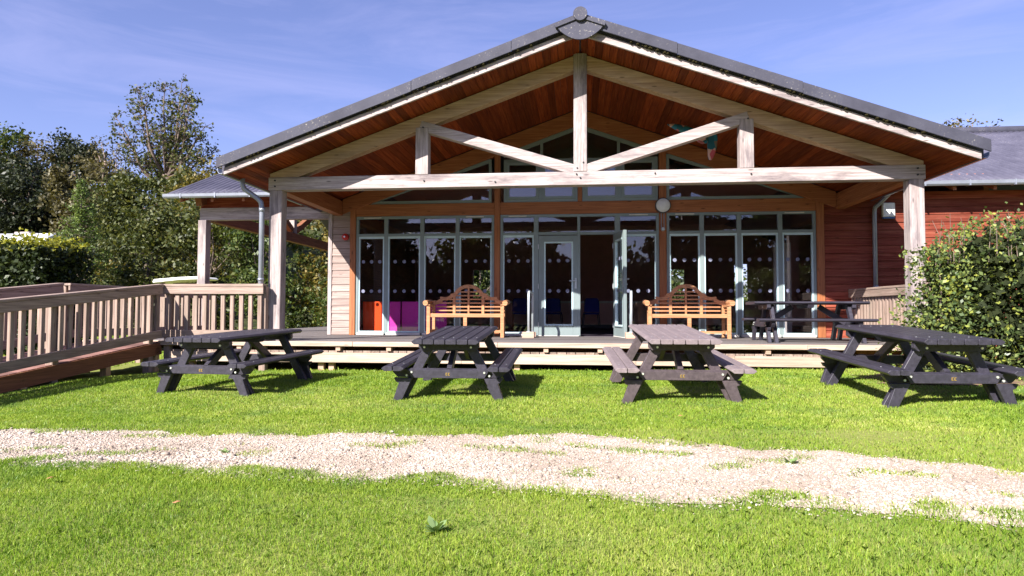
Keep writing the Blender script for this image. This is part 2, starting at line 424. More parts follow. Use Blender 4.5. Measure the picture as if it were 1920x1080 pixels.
S.cycles.transparent_max_bounces = 24; S.cycles.max_bounces = 8
S.cycles.sample_clamp_indirect = 6.0

# ------------------------------------------------------------------ ground
def sm(a, b, x):
    t = np.clip((x-a)/(b-a), 0, 1); return t*t*(3-2*t)
def gz(X, Y):
    X = np.asarray(X, float); Y = np.asarray(Y, float)
    Xc = np.clip(X, -9, 7)
    z = -0.965 + (0.012*Xc+0.010*np.clip(Xc,0,7))*sm(4.5, 6.5, Y)*(1-sm(9.5, 14, Y)) + 0.075*sm(6, 8.6, Y) - 0.055*sm(8.8, 10.4, Y)
    z = z + 0.012*np.sin(X*1.7+Y*0.9)*np.sin(Y*1.3-X*0.4) * (1-sm(12, 20, Y))
    return z
px_t = np.array([[-30,5.6],[-8,5.2],[-4.73,4.97],[-3.36,5.0],[-1.98,4.88],[-0.36,5.22],[0.84,4.98],[1.87,4.72],[2.69,4.30],[4.2,3.6],[30,-9]])
px_b = np.array([[-30,4.6],[-8,4.0],[-3.6,3.78],[-2.18,3.76],[-1.19,3.72],[-0.4,3.60],[0.57,3.39],[1.31,3.32],[2.01,3.20],[3.4,2.75],[30,-11]])
def wob(X, k): return 0.07*np.sin(X*3.1+k)+0.05*np.sin(X*7.3+2*k)+0.03*np.sin(X*17+3*k)
def path_top(X): return np.interp(X, px_t[:,0], px_t[:,1]) + wob(X, 1.0)
def path_bot(X): return np.interp(X, px_b[:,0], px_b[:,1]) + 0.6*wob(X, 4.0)

def grid(xs, ys, zf):
    XX, YY = np.meshgrid(xs, ys)
    V = np.stack([XX.ravel(), YY.ravel(), (zf(XX, YY)+C).ravel()], 1)
    nx = len(xs); ny = len(ys)
    i = np.arange(nx-1)[None, :] + nx*np.arange(ny-1)[:, None]
    P = np.stack([i.ravel(), i.ravel()+1, i.ravel()+nx+1, i.ravel()+nx], 1)
    return V, P
xs = np.unique(np.concatenate([np.linspace(-900, -30, 16), np.linspace(-30, 30, 161), np.linspace(30, 900, 16)]))
ys = np.unique(np.concatenate([np.linspace(-900, -20, 14), np.linspace(-20, 24, 177), np.linspace(24, 1500, 18)]))
V, P = grid(xs, ys, gz)
tag(np_mesh('lawn', V, P, M['lawn'], smooth=True), kind='structure')
# gravel path as its own sheet 6 mm above the lawn
xs = np.linspace(-14, 8, 441); nrow = 8
t_ = np.linspace(0, 1, nrow)
XX = np.repeat(xs[None, :], nrow, 0); YY = path_bot(XX)*(1-t_[:, None]) + path_top(XX)*t_[:, None]
V = np.stack([XX.ravel(), YY.ravel(), (gz(XX, YY)+C+0.006).ravel()], 1)
i = np.arange(440)[None, :] + 441*np.arange(nrow-1)[:, None]
P = np.stack([i.ravel(), i.ravel()+1, i.ravel()+442, i.ravel()+441], 1)
tag(np_mesh('gravel_path', V, P, M['path'], smooth=True), kind='structure')

# stones of the path
ico_v = []
ph = (1+5**.5)/2
for a, b in ((1, ph), (-1, ph), (1, -ph), (-1, -ph)):
    ico_v += [(0, a, b), (a, b, 0), (b, 0, a)]
ico_v = np.array(ico_v, float); ico_v /= np.linalg.norm(ico_v[0])
fs = []
for a in range(12):
    for b in range(a+1, 12):
        for c in range(b+1, 12):
            d = [np.linalg.norm(ico_v[p]-ico_v[q]) for p, q in ((a,b),(b,c),(a,c))]
            if max(d) < 1.1:
                n = np.cross(ico_v[b]-ico_v[a], ico_v[c]-ico_v[a])
                fs.append((a,b,c) if n.dot(ico_v[a]) > 0 else (a,c,b))
ico_f = np.array(fs)
def patchy(X, Y):
    return 0.5+0.5*np.sin(X*2.3+1.3*np.sin(Y*1.9))*np.sin(Y*2.7+1.7*np.sin(X*1.3))
def stones(N):
    X = rng.uniform(-6.2, 3.6, N); t = rng.beta(0.9, 1.15, N)
    spill = rng.normal(0, 0.06, N)
    Y = path_bot(X)*(1-t) + path_top(X)*t + spill
    r = np.clip(rng.lognormal(math.log(0.0048), 0.36, N), 0.0026, 0.012)*np.where(rng.uniform(0,1,N) < 0.02, 2.0, 1.0)*np.where(rng.uniform(0,1,N)<0.5, 1, 0.6+0.6*patchy(X*.7+1, Y*1.7))
    sc = np.stack([r*rng.uniform(.8,1.5,N), r*rng.uniform(.8,1.5,N), r*rng.uniform(.4,.75,N)], 1)
    jit = 1 + rng.uniform(-.22, .22, (N, 12, 1))
    v = ico_v[None]*jit*sc[:, None, :]
    a = rng.uniform(0, 6.28, N); ca, sa = np.cos(a)[:, None], np.sin(a)[:, None]
    x = v[..., 0]*ca - v[..., 1]*sa; y = v[..., 0]*sa + v[..., 1]*ca
    v = np.stack([x + X[:, None], y + Y[:, None], v[..., 2] + (gz(X, Y)+C+0.006+sc[:, 2]*rng.uniform(-.35, .6, N))[:, None]], 2)
    f = (ico_f[None] + 12*np.arange(N)[:, None, None]).reshape(-1, 3)
    return v.reshape(-1, 3), f
V, P = stones(80000)
tag(np_mesh('gravel', V, P, M['stone']), kind='stuff')

# grass blades
def blades(X, Y, h, w, lean=0.5):
    N = len(X)
    a = rng.uniform(0, 6.28, N); la = rng.uniform(0, 6.28, N); ln = np.abs(rng.normal(0, lean, N))*h
    z = gz(X, Y)+C
    dx, dy = np.cos(a)*w/2, np.sin(a)*w/2
    lx, ly = np.cos(la)*ln, np.sin(la)*ln
    B = np.stack([X, Y, z-0.004], 1)
    o = np.stack([dx, dy, np.zeros(N)], 1)
    mid = np.stack([lx*.35, ly*.35, h*.6], 1); tip = np.stack([lx, ly, h*np.sqrt(np.clip(1-(ln/h)**2*.25, .3, 1))], 1)
    V = np.stack([B-o, B+o, B+mid+o*.75, B+tip, B+mid-o*.75], 1).reshape(-1, 3)
    k = 5*np.arange(N)[:, None]
    return V, k + np.array([[0,1,2,3,4]])
def lawn_pts(n, y0, y1, x_lo=None, x_hi=None):
    Y = rng.uniform(y0, y1, n)
    if x_lo is None:
        X = rng.uniform(-0.98, 0.86, n)*(Y+0.6)
    else: X = rng.uniform(x_lo, x_hi, n)
    return X, Y
def patchy(X, Y):
    return 0.5+0.5*np.sin(X*2.3+1.3*np.sin(Y*1.9))*np.sin(Y*2.7+1.7*np.sin(X*1.3))
Vs = []; Ps = []; off = 0
for n, y0, y1, h, w in ((240000, 1.9, 3.9, 0.025, 0.0026), (210000, 3.4, 6.2, 0.026, 0.0037), (220000, 5.5, 8.5, 0.029, 0.0055), (170000, 8.0, 11.2, 0.036, 0.0078), (40000, 10.5, 26, 0.06, 0.03)):
    X, Y = lawn_pts(n, y0, y1)
    rag = rng.normal(0, .085, n) + 0.06*np.sin(X*9+Y*5)*np.sin(X*23)
    onpath = (Y > path_bot(X)+rag) & (Y < path_top(X)+rag)
    edged = np.minimum(np.abs(Y-path_bot(X)), np.abs(Y-path_top(X)))
    deckm = (Y > 10.62) & (X > -8.5) | ((X < -7.0) & (X > -8.5) & (Y > 4.5))
    clump = np.sin(X*5.1+2*np.sin(Y*3.3))*np.sin(Y*6.7+1.5*np.sin(X*4.1)) + 0.5*np.sin(X*13+Y*9)
    tn = np.sin(X*3.7+1.1*np.sin(Y*5.3)+1)*np.sin(Y*8.3+1.9*np.sin(X*2.7)) + 0.45*np.sin(X*11+Y*7)*np.sin(Y*15-X*5)
    tuft = onpath & (tn + rng.normal(0, .19, n) > 0.74 - 0.45*np.exp(-edged/0.12))
    bare = ((X > 3.5) & (Y > 7.7) & (rng.uniform(0, 1, n) > 0.25))
    worn = np.zeros(n, bool)
    for wx, wy, wr in ((-4.55, 7.75, .55), (-1.3, 7.9, .35), (1.2, 7.6, .38), (3.7, 7.4, .45), (-0.3, 5.9, .28), (2.2, 5.35, .32)):
        worn |= (np.hypot((X-wx)*.7, Y-wy)/wr + rng.normal(0, .25, n) < 0.8) & (rng.uniform(0, 1, n) < 0.75)
    keep = ((~onpath) | tuft) & ~deckm & ~bare & ~worn
    X, Y = X[keep], Y[keep]
    edge = np.minimum(np.abs(Y-path_bot(X)), np.abs(Y-path_top(X)))
    hh = h*rng.uniform(.55, 1.25, len(X))*(0.8+0.35*patchy(X, Y))*(1+0.35*np.exp(-edge/0.12))
    hh = hh*np.where(tuft[keep], 1.15, 1.0)
    v, p = blades(X, Y, hh, w*rng.uniform(.7, 1.4, len(X)))
    Vs.append(v); Ps.append(p+off); off += len(v)
tag(np_mesh('grass', np.concatenate(Vs), np.concatenate(Ps), M['grass']), kind='stuff')
mb = MB()
pts = [(3.35,8.0),(4.2,7.75),(5.5,7.7),(9.5,7.6),(9.5,10.5),(5.3,10.5),(4.0,9.2),(3.5,8.6)]
gsoil = MB()
n_ = len(pts); vs = [(x, y, float(gz(x, y))+0.012) for x, y in pts]
gsoil.add(vs + [(6, 8.9, float(gz(6, 8.9))+0.03)], [(i, (i+1) % n_, n_) for i in range(n_)])
tag(gsoil.build('soil', M['soil']), kind='structure')

# ------------------------------------------------------------------ pavilion
YF, YW, YV = 10.6, 13.6, 9.88
SL = 0.358
ZA = 4.28                      # soffit height on the axis
DK = -0.49
def sof(x): return ZA - SL*abs(x-X0)
pav = empty('timber_pavilion', (X0, 13.6, DK+C))
tag(pav, 'timber pavilion with gabled porch, glazed front and grey roof behind the picnic tables', 'building')
EX = 5.72
# roof: soffit boards, slab, barge boards, verge
bm = MB()
bw = 0.118
for s in (-1, 1):
    k = 0
    while k*bw < EX-0.02:
        a = k*bw + (0.002 if k else 0.012); b = min((k+1)*bw - 0.003, EX)
        pts = [(X0+s*a, ZA-SL*a), (X0+s*b, ZA-SL*b), (X0+s*b, ZA-SL*b+0.02), (X0+s*a, ZA-SL*a+0.02)]
        bm.prism(pts, 'y', YV+0.045, YW-0.05); k += 1
bm.build('soffit', M['soffit'], pav)
roof = MB()
for s in (-1, 1):
    roof.prism([(X0+s*0.0, ZA+0.024), (X0+s*(EX+.06), ZA+0.024-SL*(EX+.06)), (X0+s*(EX+.06), ZA+0.17-SL*(EX+.06)), (X0, ZA+0.17)], 'y', YV+0.06, 24.0)
ro_ = roof.build('roof', M['corrugated'], pav)
for s in (-1, 1):
    b = MB(); zt = 0.085
    b.prism([(X0+s*0.001, ZA-0.025), (X0+s*EX, ZA-0.025-SL*EX), (X0+s*EX, ZA+zt-SL*EX), (X0+s*0.001, ZA+zt)], 'y', YV, YV+0.04)
    b.build('barge_board', M['grey_wood_x'], ro_, bev=0.004)
    # verge sheets, lapped, lower edge a little uneven
    cuts = [0.0, 1.45, 3.25, EX+0.09] if s > 0 else [0.0, 1.05, 2.62, EX+0.09]
    for i in range(3):
        a, c_ = cuts[i]+(0.003 if i else 0), cuts[i+1]
        o = 0.006*(2-i)
        v = MB()
        lo = 0.098; hi = 0.275
        v.prism([(X0+s*a, ZA+lo+o-SL*a), (X0+s*c_, ZA+lo+o-SL*c_), (X0+s*c_, ZA+hi+o-SL*c_), (X0+s*a, ZA+hi+o-SL*a)], 'y', YV-0.075-o, YV-0.055-o)
        v.prism([(X0+s*a, ZA+hi-0.02+o-SL*a), (X0+s*c_, ZA+hi-0.02+o-SL*c_), (X0+s*c_, ZA+hi+o-SL*c_), (X0+s*a, ZA+hi+o-SL*a)], 'y', YV-0.055-o, YV+0.22)
        v.build('verge_sheet', M['slate'], ro_, bev=0.006)
    # moss and lichen in the gap under the verge
    ms = MB()
    for q in range(95):
        a = random.uniform(0.3, EX-0.1)
        if random.random() < 0.55 and not (1.0 < a < 3.4): continue
        r = random.uniform(.006, .028); z = ZA+0.088-SL*a
        pts3 = [(X0+s*a+random.uniform(-1.6,1.6)*r*k_, YV-0.05-random.uniform(0,.03), z+random.uniform(-.8,.9)*r) for k_ in (1,1,1,1)]
        ms.tube([(X0+s*(a-r), YV-0.035, z), (X0+s*a, YV-0.05, z+r*.3), (X0+s*(a+r*1.6), YV-0.035, z-SL*s*s*r)], [r*.4, r, r*.3], 6)
    tag(ms.build('moss', M['moss'], ro_, smooth=True), kind='stuff')
# ridge end cap : fan plate with rolled ridge
fan = [(X0-0.355, ZA+0.06), (X0, ZA+0.18), (X0+0.355, ZA+0.06)]
for k in range(1, 12):
    t = k/12; a = 0.355*(1-2*t); fan.append((X0+a, ZA+0.06-0.205*math.sin(math.pi*t)**0.8))
f = MB().prism(fan, 'y', YV-0.125, YV-0.10)
f.tube([(X0, YV-0.17, ZA+0.235), (X0, 24, ZA+0.235)], 0.095, 18)
f.tube([(X0, YV-0.175, ZA+0.235), (X0, YV-0.12, ZA+0.235)], 0.108, 18)
for s_ in (-1, 1):
    f.bar((X0+s_*0.06, YV-0.12, ZA+0.185), (X0+s_*0.38, YV-0.12, ZA+0.068), 0.06, 0.055)
f.build('ridge_cap', M['slate'], ro_, bev=0.004)

# front truss
tr = empty('x', (0,0,0)); bpy.data.objects.remove(tr)
def P_(name, mb, mat, bev=0.005, parent=pav): return mb.build(name, M[mat], parent, bev=bev)
TB0, TB1 = 2.085, 2.305
P_('tie_beam', MB().box(X0-5.32, X0+5.32, YF, YF+0.20, TB0, TB1), 'grey_wood_x')
for s in (-1, 1):
    # principal rafter
    def rz(x, d): return ZA-0.012-d-SL*x
    xm = 5.30
    pts = [(X0+s*0.108, rz(0.108, 0.0)), (X0+s*0.108, rz(0.108, 0.245)), (X0+s*((ZA-0.012-0.245-TB1)/SL), TB1+0.001), (X0+s*xm, TB1+0.001), (X0+s*xm, rz(xm, 0.0))]
    P_('rafter', MB().prism(pts, 'y', YF+0.012, YF+0.19), 'rafter_wood')
    x1 = 2.64
    P_('strut', MB().box(X0+s*x1-0.108, X0+s*x1+0.108, YF-0.006, YF+0.18, TB1+0.001, rz(x1, 0.245)+0.02), 'grey_wood_z')
    a = Vector((X0+s*2.56, YF+0.09, 3.105)); b = Vector((X0+s*0.12, YF+0.09, 2.345))
    P_('brace', MB().bar(a, b, 0.17, 0.165, up=(0,0,1), ext=0.12), 'grey_wood_x')
    P_('post', MB().box(X0+s*5.19-0.11, X0+s*5.19+0.11, YF+0.004, YF+0.21, DK, TB0-0.001), 'grey_wood_z', 0.008)
    # plate beam from post back to wall
    P_('plate_beam', MB().box(X0+s*5.19-0.085, X0+s*5.19+0.085, YF+0.215, YW-0.01, TB0+0.004, 2.40), 'glulam_y')
P_('king_post', MB().box(X0-0.108, X0+0.108, YF-0.008, YF+0.17, TB1+0.001, ZA-0.02), 'grey_wood_z')
for x, z in ((-0.05,2.36),(0.05,2.45),(0.0,2.20),(-.06,2.26),(-2.6,2.2),(2.7,2.21),(-5.2,2.15),(-5.2,2.25),(5.2,2.15),(5.2,2.25),(1.2,2.25),(-1.4,2.16),(-2.62,3.1),(2.66,3.1)):
    MB().disc((X0+x, YF-0.008, z), 0.014, 'y', 0.02, 8).build('bolt', M['black'], pav)

# gable wall: posts, beam, back rafters
for x0, x1 in ((-4.90,-4.775),(-1.765,-1.645),(1.650,1.795),(4.748,4.895)):
    xm = abs((x0+x1)/2-X0)
    P_('wall_post', MB().box(x0, x1, YW-0.06, YW+0.1, DK, sof(max(abs(x0-X0), abs(x1-X0)))-0.30), 'glulam_z')
for x0, x1 in ((-4.773,-1.767),(-1.643,1.648),(1.797,4.746)):
    P_('wall_beam', MB().box(x0, x1, YW-0.045, YW+0.1, 2.062, 2.318), 'glulam_x')
for s in (-1, 1):
    P_('wall_rafter', MB().prism([(X0+s*0.001, ZA-0.02), (X0+s*0.001, ZA-0.34), (X0+s*5.1, ZA-0.34-SL*5.1), (X0+s*5.1, ZA-0.02-SL*5.1)], 'y', YW-0.07, YW+0.1), 'glulam_x')
P_('gable_mullion', MB().box(X0-0.045, X0+0.045, YW-0.055, YW+0.1, 2.32, ZA-0.345), 'glulam_z')

# windows
FW = 0.055
YG = YW+0.01
def pane(mb_pts, par):
    return MB().prism(mb_pts, 'y', YG-0.005, YG+0.005).build('pane', M['glass'], par)
def rectpts(x0, x1, z0, z1): return [(x0,z0),(x1,z0),(x1,z1),(x0,z1)]
def bay(x0, x1, cols, skip=(), dots=True, extra=None):
    """cols: x positions dividing the bay; a transom with lights above"""
    z0, z1, zt = DK+0.012, 2.058, 1.655
    fr = MB()
    y0, y1 = YW-0.035, YW+0.045
    fr.box(x0, x1, y0, y1, z1-FW, z1); fr.box(x0, x0+FW, y0, y1, z0, z1-FW); fr.box(x1-FW, x1, y0, y1, z0, z1-FW)
    for c, w in cols: fr.box(c-w/2, c+w/2, y0+0.002, y1, z0, z1-FW)
    edges = [x0+FW] + [e for c, w in cols for e in (c-w/2, c+w/2)] + [x1-FW]
    for k in range(0, len(edges), 2):
        fr.box(edges[k], edges[k+1], y0+0.004, y1, zt-0.03, zt+0.03)
        if k//2 not in skip: fr.box(edges[k], edges[k+1], y0+0.004, y1, z0, z0+0.05)
    o = fr.build('window', M['frame'], pav, bev=0.003)
    sl = MB()
    for k in range(0, len(edges), 2):
        a, b = edges[k], edges[k+1]
        pane(rectpts(a, b, zt+0.03, z1-FW), o)
        if k//2 in skip: continue
        pane(rectpts(a, b, z0+0.05, zt-0.03), o)
        q = 0.028; bd = MB()
        for (xa, xb, za, zb) in ((a, a+q, z0+0.05, zt-0.03), (b-q, b, z0+0.05, zt-0.03), (a+q, b-q, zt-0.03-q*1.6, zt-0.03), (a+q, b-q, z0+0.05, z0+0.05+q)):
            bd.box(xa, xb, YG-0.03, YG+0.03, za, zb)
        bd.build('glazing_bead', M['bead'], o)
        if dots:
            m = (a+b)/2; sp = min(0.20, (b-a)/3.1)
            for z in (1.085, 0.452):
                for d in (-sp, 0, sp): MB().disc((m+d, YG-0.009, z), 0.038, 'y', 0.004, 18).build('safety_dot', M['dot'], o)
        sl.box(a-0.02, b+0.02, YW-0.085, YW-0.036, z0-0.006, z0+0.042)
    sl.build('sill', M['sill'], o, bev=0.004)
    vt = MB()
    for a in (edges[0]+0.12, edges[-1]-0.55):
        vt.box(a, a+0.38, y0-0.012, y0-0.001, z1-0.042, z1-0.022)
    vt.build('trickle_vent', M['sill'], o)
    return o
bay(-4.770, -1.770, [(-4.11,0.085),(-3.32,0.085),(-2.556,0.085)])
cb = bay(-1.640, 1.646, [(-0.885,0.10),(X0-0.025,0.06),(0.80,0.11)], skip=(1,2))
bay(1.800, 4.744, [(2.507,0.085),(3.247,0.085),(4.052,0.085)])

# gable lights above the beam
gl = MB(); gy0, gy1 = YW-0.03, YW+0.045
def gtop(x): return ZA-0.345-SL*abs(x-X0)
zb = 2.322
gpan = []
for s in (-1, 1):
    # outer long triangle
    xi = 1.80 if s > 0 else 1.83
    xi = xi-X0 if s > 0 else xi+X0
    xa = X0+s*xi
    xe = X0+s*((ZA-0.345-zb)/SL)
    hi = gtop(xa)
    gl.box(min(xa, xa+s*0.06), max(xa, xa+s*0.06), gy0, gy1, zb, gtop(xa+s*0.06))
    gl.prism([(xa+s*.06, zb), (xe, zb), (xe-s*0.18, zb+0.065), (xa+s*.06, zb+0.065)], 'y', gy0+0.001, gy1)
    gl.prism([(xa+s*.06, gtop(xa+s*.06)), (xe-s*.02, zb+0.008), (xe-s*0.20, zb+0.0655), (xa+s*.06, gtop(xa+s*.06)-0.075)], 'y', gy0+0.003, gy1)
    gpan.append([(xa+s*.06, zb+0.065), (xe-s*0.2, zb+0.066), (xa+s*.06, gtop(xa+s*.06)-0.075)])
    # centre casement pair and triangular light over it
    a = X0+s*0.048; b = X0+s*(1.60)
    lo, hi_ = min(a, b), max(a, b)
    zt = 3.20
    for (u0, u1, w0, w1) in ((lo, hi_, zb, zb+0.06), (lo, hi_, zt-0.03, zt+0.03)):
        gl.box(u0, u1, gy0, gy1, w0, w1)
    gl.box(lo, lo+0.06, gy0+0.001, gy1, zb+.06, zt-0.03); gl.box(hi_-0.06, hi_, gy0+0.001, gy1, zb+.06, zt-0.03)
    xm = (lo+hi_)/2
    gl.box(xm-0.04, xm+0.04, gy0+0.002, gy1, zb+.06, zt-0.03)
    for p0, p1 in ((lo+0.06, xm-0.04), (xm+0.04, hi_-0.06)):
        q = 0.055
        for (u0, u1, w0, w1) in ((p0, p0+q, zb+.06, zt-.03), (p1-q, p1, zb+.06, zt-.03), (p0+q, p1-q, zb+.06, zb+.06+q), (p0+q, p1-q, zt-.03-q, zt-.03)):
            gl.box(u0, u1, gy0-0.02, gy1-0.02, w0, w1)
        gpan.append(rectpts(p0+q, p1-q, zb+.06+q, zt-.03-q))
    # raking top bar
    gl.prism([(a, gtop(a)), (b, gtop(b)), (b, gtop(b)-0.08), (a, gtop(a)-0.08)], 'y', gy0+0.004, gy1)
    gl.box(min(a, a+s*.05), max(a, a+s*.05), gy0+.002, gy1, zt+.03, gtop(a+s*.05)-0.05)
    gl.box(X0+s*0.80-0.03, X0+s*0.80+0.03, gy0+.002, gy1, zt+.03, gtop(X0+s*0.83)-0.06)
    gpan.append([(a+s*.05, zt+.03), (X0+s*.77, zt+.03), (X0+s*.77, gtop(X0+s*.77)-.08), (a+s*.05, gtop(a+s*.05)-.08)])
    gpan.append([(X0+s*.83, zt+.03), (b, zt+.03), (b, gtop(b)-.08), (X0+s*.83, gtop(X0+s*.83)-.08)])
go = gl.build('gable_window', M['frame'], pav, bev=0.003)
for p in gpan: pane(p, go)

# doors
def door_leaf(hx, hy, ang, w, handle_side):
    """leaf hinged at hx,hy; local x runs away from the hinge; returns the frame object"""
    ca, sa = math.cos(ang), math.sin(ang)
    def T(mb):
        mb.v = [(hx+x*ca-y*sa, hy+x*sa+y*ca, z) for x, y, z in mb.v]; return mb
    z0, z1 = DK+0.02, 1.612
    st = 0.115
    fr = MB()
    fr.box(0, st, -0.03, 0.03, z0, z1); fr.box(w-st, w, -0.03, 0.03, z0, z1)
    fr.box(st, w-st, -0.028, 0.028, z1-0.13, z1); fr.box(st, w-st, -0.028, 0.028, z0, z0+0.20)
    fr.box(st, w-st, -0.05, -0.029, z0+0.185, z0+0.205)
    o = T(fr).build('door', M['frame'], pav, bev=0.004)
    bd = MB(); q = 0.03
    a, b, c_, d = st, w-st, z0+0.20, z1-0.13
    for (xa, xb, za, zb_) in ((a, a+q, c_, d), (b-q, b, c_, d), (a+q, b-q, d-q, d), (a+q, b-q, c_, c_+q)):
        bd.box(xa, xb, -0.026, 0.026, za, zb_)
    T(bd).build('glazing_bead', M['bead'], o)
    T(MB().box(a, b, -0.005, 0.005, c_, d)).build('pane', M['glass'], o)
    m = (a+b)/2
    for z in (1.085, 0.452):
        for dd in (-0.185, 0, 0.185): T(MB().disc((m+dd, -0.008, z), 0.038, 'y', 0.003, 18)).build('safety_dot', M['dot'], o)
    h = MB(); hxp = w-0.06
    for sy in (-1, 1):
        h.box(hxp-0.02, hxp+0.02, min(sy*0.031, sy*0.038), max(sy*0.031, sy*0.038), 0.50, 0.72)
        h.tube([(hxp, sy*0.038, 0.66), (hxp, sy*0.085, 0.66), (hxp-0.13, sy*0.085, 0.66)], 0.010, 8)
        h.tube([(hxp, sy*0.038, 0.555), (hxp, sy*0.055, 0.555)], 0.016, 8)
    T(h).build('handle', M['steel'], o)
    k = MB()
    for z in (-0.25, 0.55, 1.38): k.tube([(-0.004, -0.036, z-0.05), (-0.004, -0.036, z+0.05)], 0.010, 8)
    T(k).build('hinge', M['steel'], o)
    T(MB().box(0.0, w, -0.035, 0.035, z0-0.016, z0-0.001)).build('threshold_strip', M['sill'], o)
    return o
door_leaf(-0.832, YW-0.0, 0.0, 0.832, 1)
door_leaf(0.742, YW-0.045, R(-79), 0.832, 1)

# left cladding return and corner boards, right red wall
def clad(x0, x1, z0, z1, y, n, mat, name):
    b = MB(); h = (z1-z0)/n
    for k in range(n):
        a = z0+k*h; e = a+h-0.006
        j = random.uniform(-0.002, 0.002)
        b.prism([(y-0.022+j, a), (y-0.008+j, e), (y+0.01, e), (y+0.01, a)], 'x', x0, x1)
    return b.build(name, M[mat], pav)
clad(-5.30, -4.902, DK+0.01, 2.30, YW-0.02, 18, 'pale_clad', 'wall_cladding')
P_('corner_board', MB().box(-5.385, -5.302, YW-0.055, YW+0.06, DK, 2.34), 'grey_wood_z')
P_('wall', MB().box(-5.36, -4.9, YW+0.0, YW+0.12, DK-0.3, 2.42), 'brown_beam', 0)
P_('wall', MB().box(-5.36, -5.24, YW+0.12, 23.4, DK-0.3, 2.42), 'brown_beam', 0)
P_('wall', MB().box(4.897, 16.0, YW+0.0, YW+0.12, DK-0.5, 2.42), 'brown_beam', 0)
c1 = clad(4.897, 9.6, DK-0.15, 2.42, YW-0.012, 20, 'red_clad', 'wall_cladding')
c2 = clad(9.602, 16.0, DK-0.15, 2.42, YW-0.012, 20, 'red_clad', 'wall_cladding')
# room shell
P_('room_floor', MB().box(-5.2, 8.0, YW+0.1, 20.6, DK-0.02, DK+0.008), 'carpet', 0)
P_('ceiling', MB().box(-5.24, 8.1, YW+0.102, 20.6, 2.72, 2.78), 'dark_wall', 0)
yb = 20.5
bw_ = MB(); bwin = [(-3.35, -2.35, 0.45, 1.35), (2.75, 3.25, 0.3, 1.35), (4.75, 5.15, 0.3, 1.5)]
prev = -5.24
for (a, b, z0, z1) in bwin:
    bw_.box(prev, a, yb, yb+0.1, 0.37, 2.72); bw_.box(a, b, yb, yb+0.1, z1, 2.72)
    if z0 > 0.37: bw_.box(a, b, yb, yb+0.1, 0.37, z0)
    prev = b
bw_.box(prev, 8.1, yb, yb+0.1, 0.37, 2.72)
P_('room_wall', bw_, 'dark_wall', 0)
P_('room_wall', MB().box(8.0, 8.1, YW+0.12, yb, DK, 2.72), 'dark_wall', 0)
P_('dado', MB().box(-5.2, 8.0, yb-0.012, yb, DK+0.12, 0.30), 'dado', 0)
P_('dado', MB().box(-5.2, 8.0, yb-0.016, yb+0.002, DK+0.009, DK+0.119), 'black', 0)
P_('dado_rail', MB().box(-5.2, 8.0, yb-0.03, yb, 0.302, 0.368), 'sill', 0)
P_('pillar', MB().box(4.15, 4.50, 14.35, 14.42, DK+0.01, 1.5), 'pale_board', 0)

# eaves gutters and pipes of the porch
for s in (-1, 1):
    g = MB(); gx = X0+s*(EX+0.11); gzv = ZA+0.06-SL*EX
    pr = [(gx-0.055, gzv+0.05), (gx-0.05, gzv-0.01), (gx-0.025, gzv-0.045), (gx+0.025, gzv-0.045), (gx+0.05, gzv-0.01), (gx+0.055, gzv+0.05), (gx+0.047, gzv+0.05), (gx+0.042, gzv-0.007), (gx+0.02, gzv-0.036), (gx-0.02, gzv-0.036), (gx-0.042, gzv-0.007), (gx-0.047, gzv+0.05)]
    g.prism(pr, 'y', YV+0.10, YW-0.5)
    g.build('gutter', M['pipe'], pav)
d = MB()
d.tube([(-5.66, 10.42, 2.30), (-5.66, 10.42, 2.16), (-5.63, 10.43, 2.08), (-5.42, 10.47, 1.93), (-5.36, 10.49, 1.86), (-5.345, 10.50, 1.74), (-5.345, 10.50, -0.85)], 0.042, 12)
d.tube([(-5.345, 10.50, 0.53), (-5.345, 10.50, 0.57)], 0.052, 12); d.tube([(-5.345, 10.50, 1.70), (-5.345, 10.50, 1.77)], 0.050, 12)
d.build('downpipe', M['pipe'], pav, smooth=True)
d = MB()
d.tube([(5.99, 13.2, 2.42), (5.99, 13.25, 2.30), (5.95, 13.4, 2.22), (5.85, 13.50, 2.10), (5.84, 13.51, 2.0), (5.84, 13.51, -0.6)], 0.042, 12)
d.tube([(5.84, 13.51, 0.50), (5.84, 13.51, 0.55)], 0.05, 12)
d.build('downpipe', M['pipe'], pav, smooth=True)

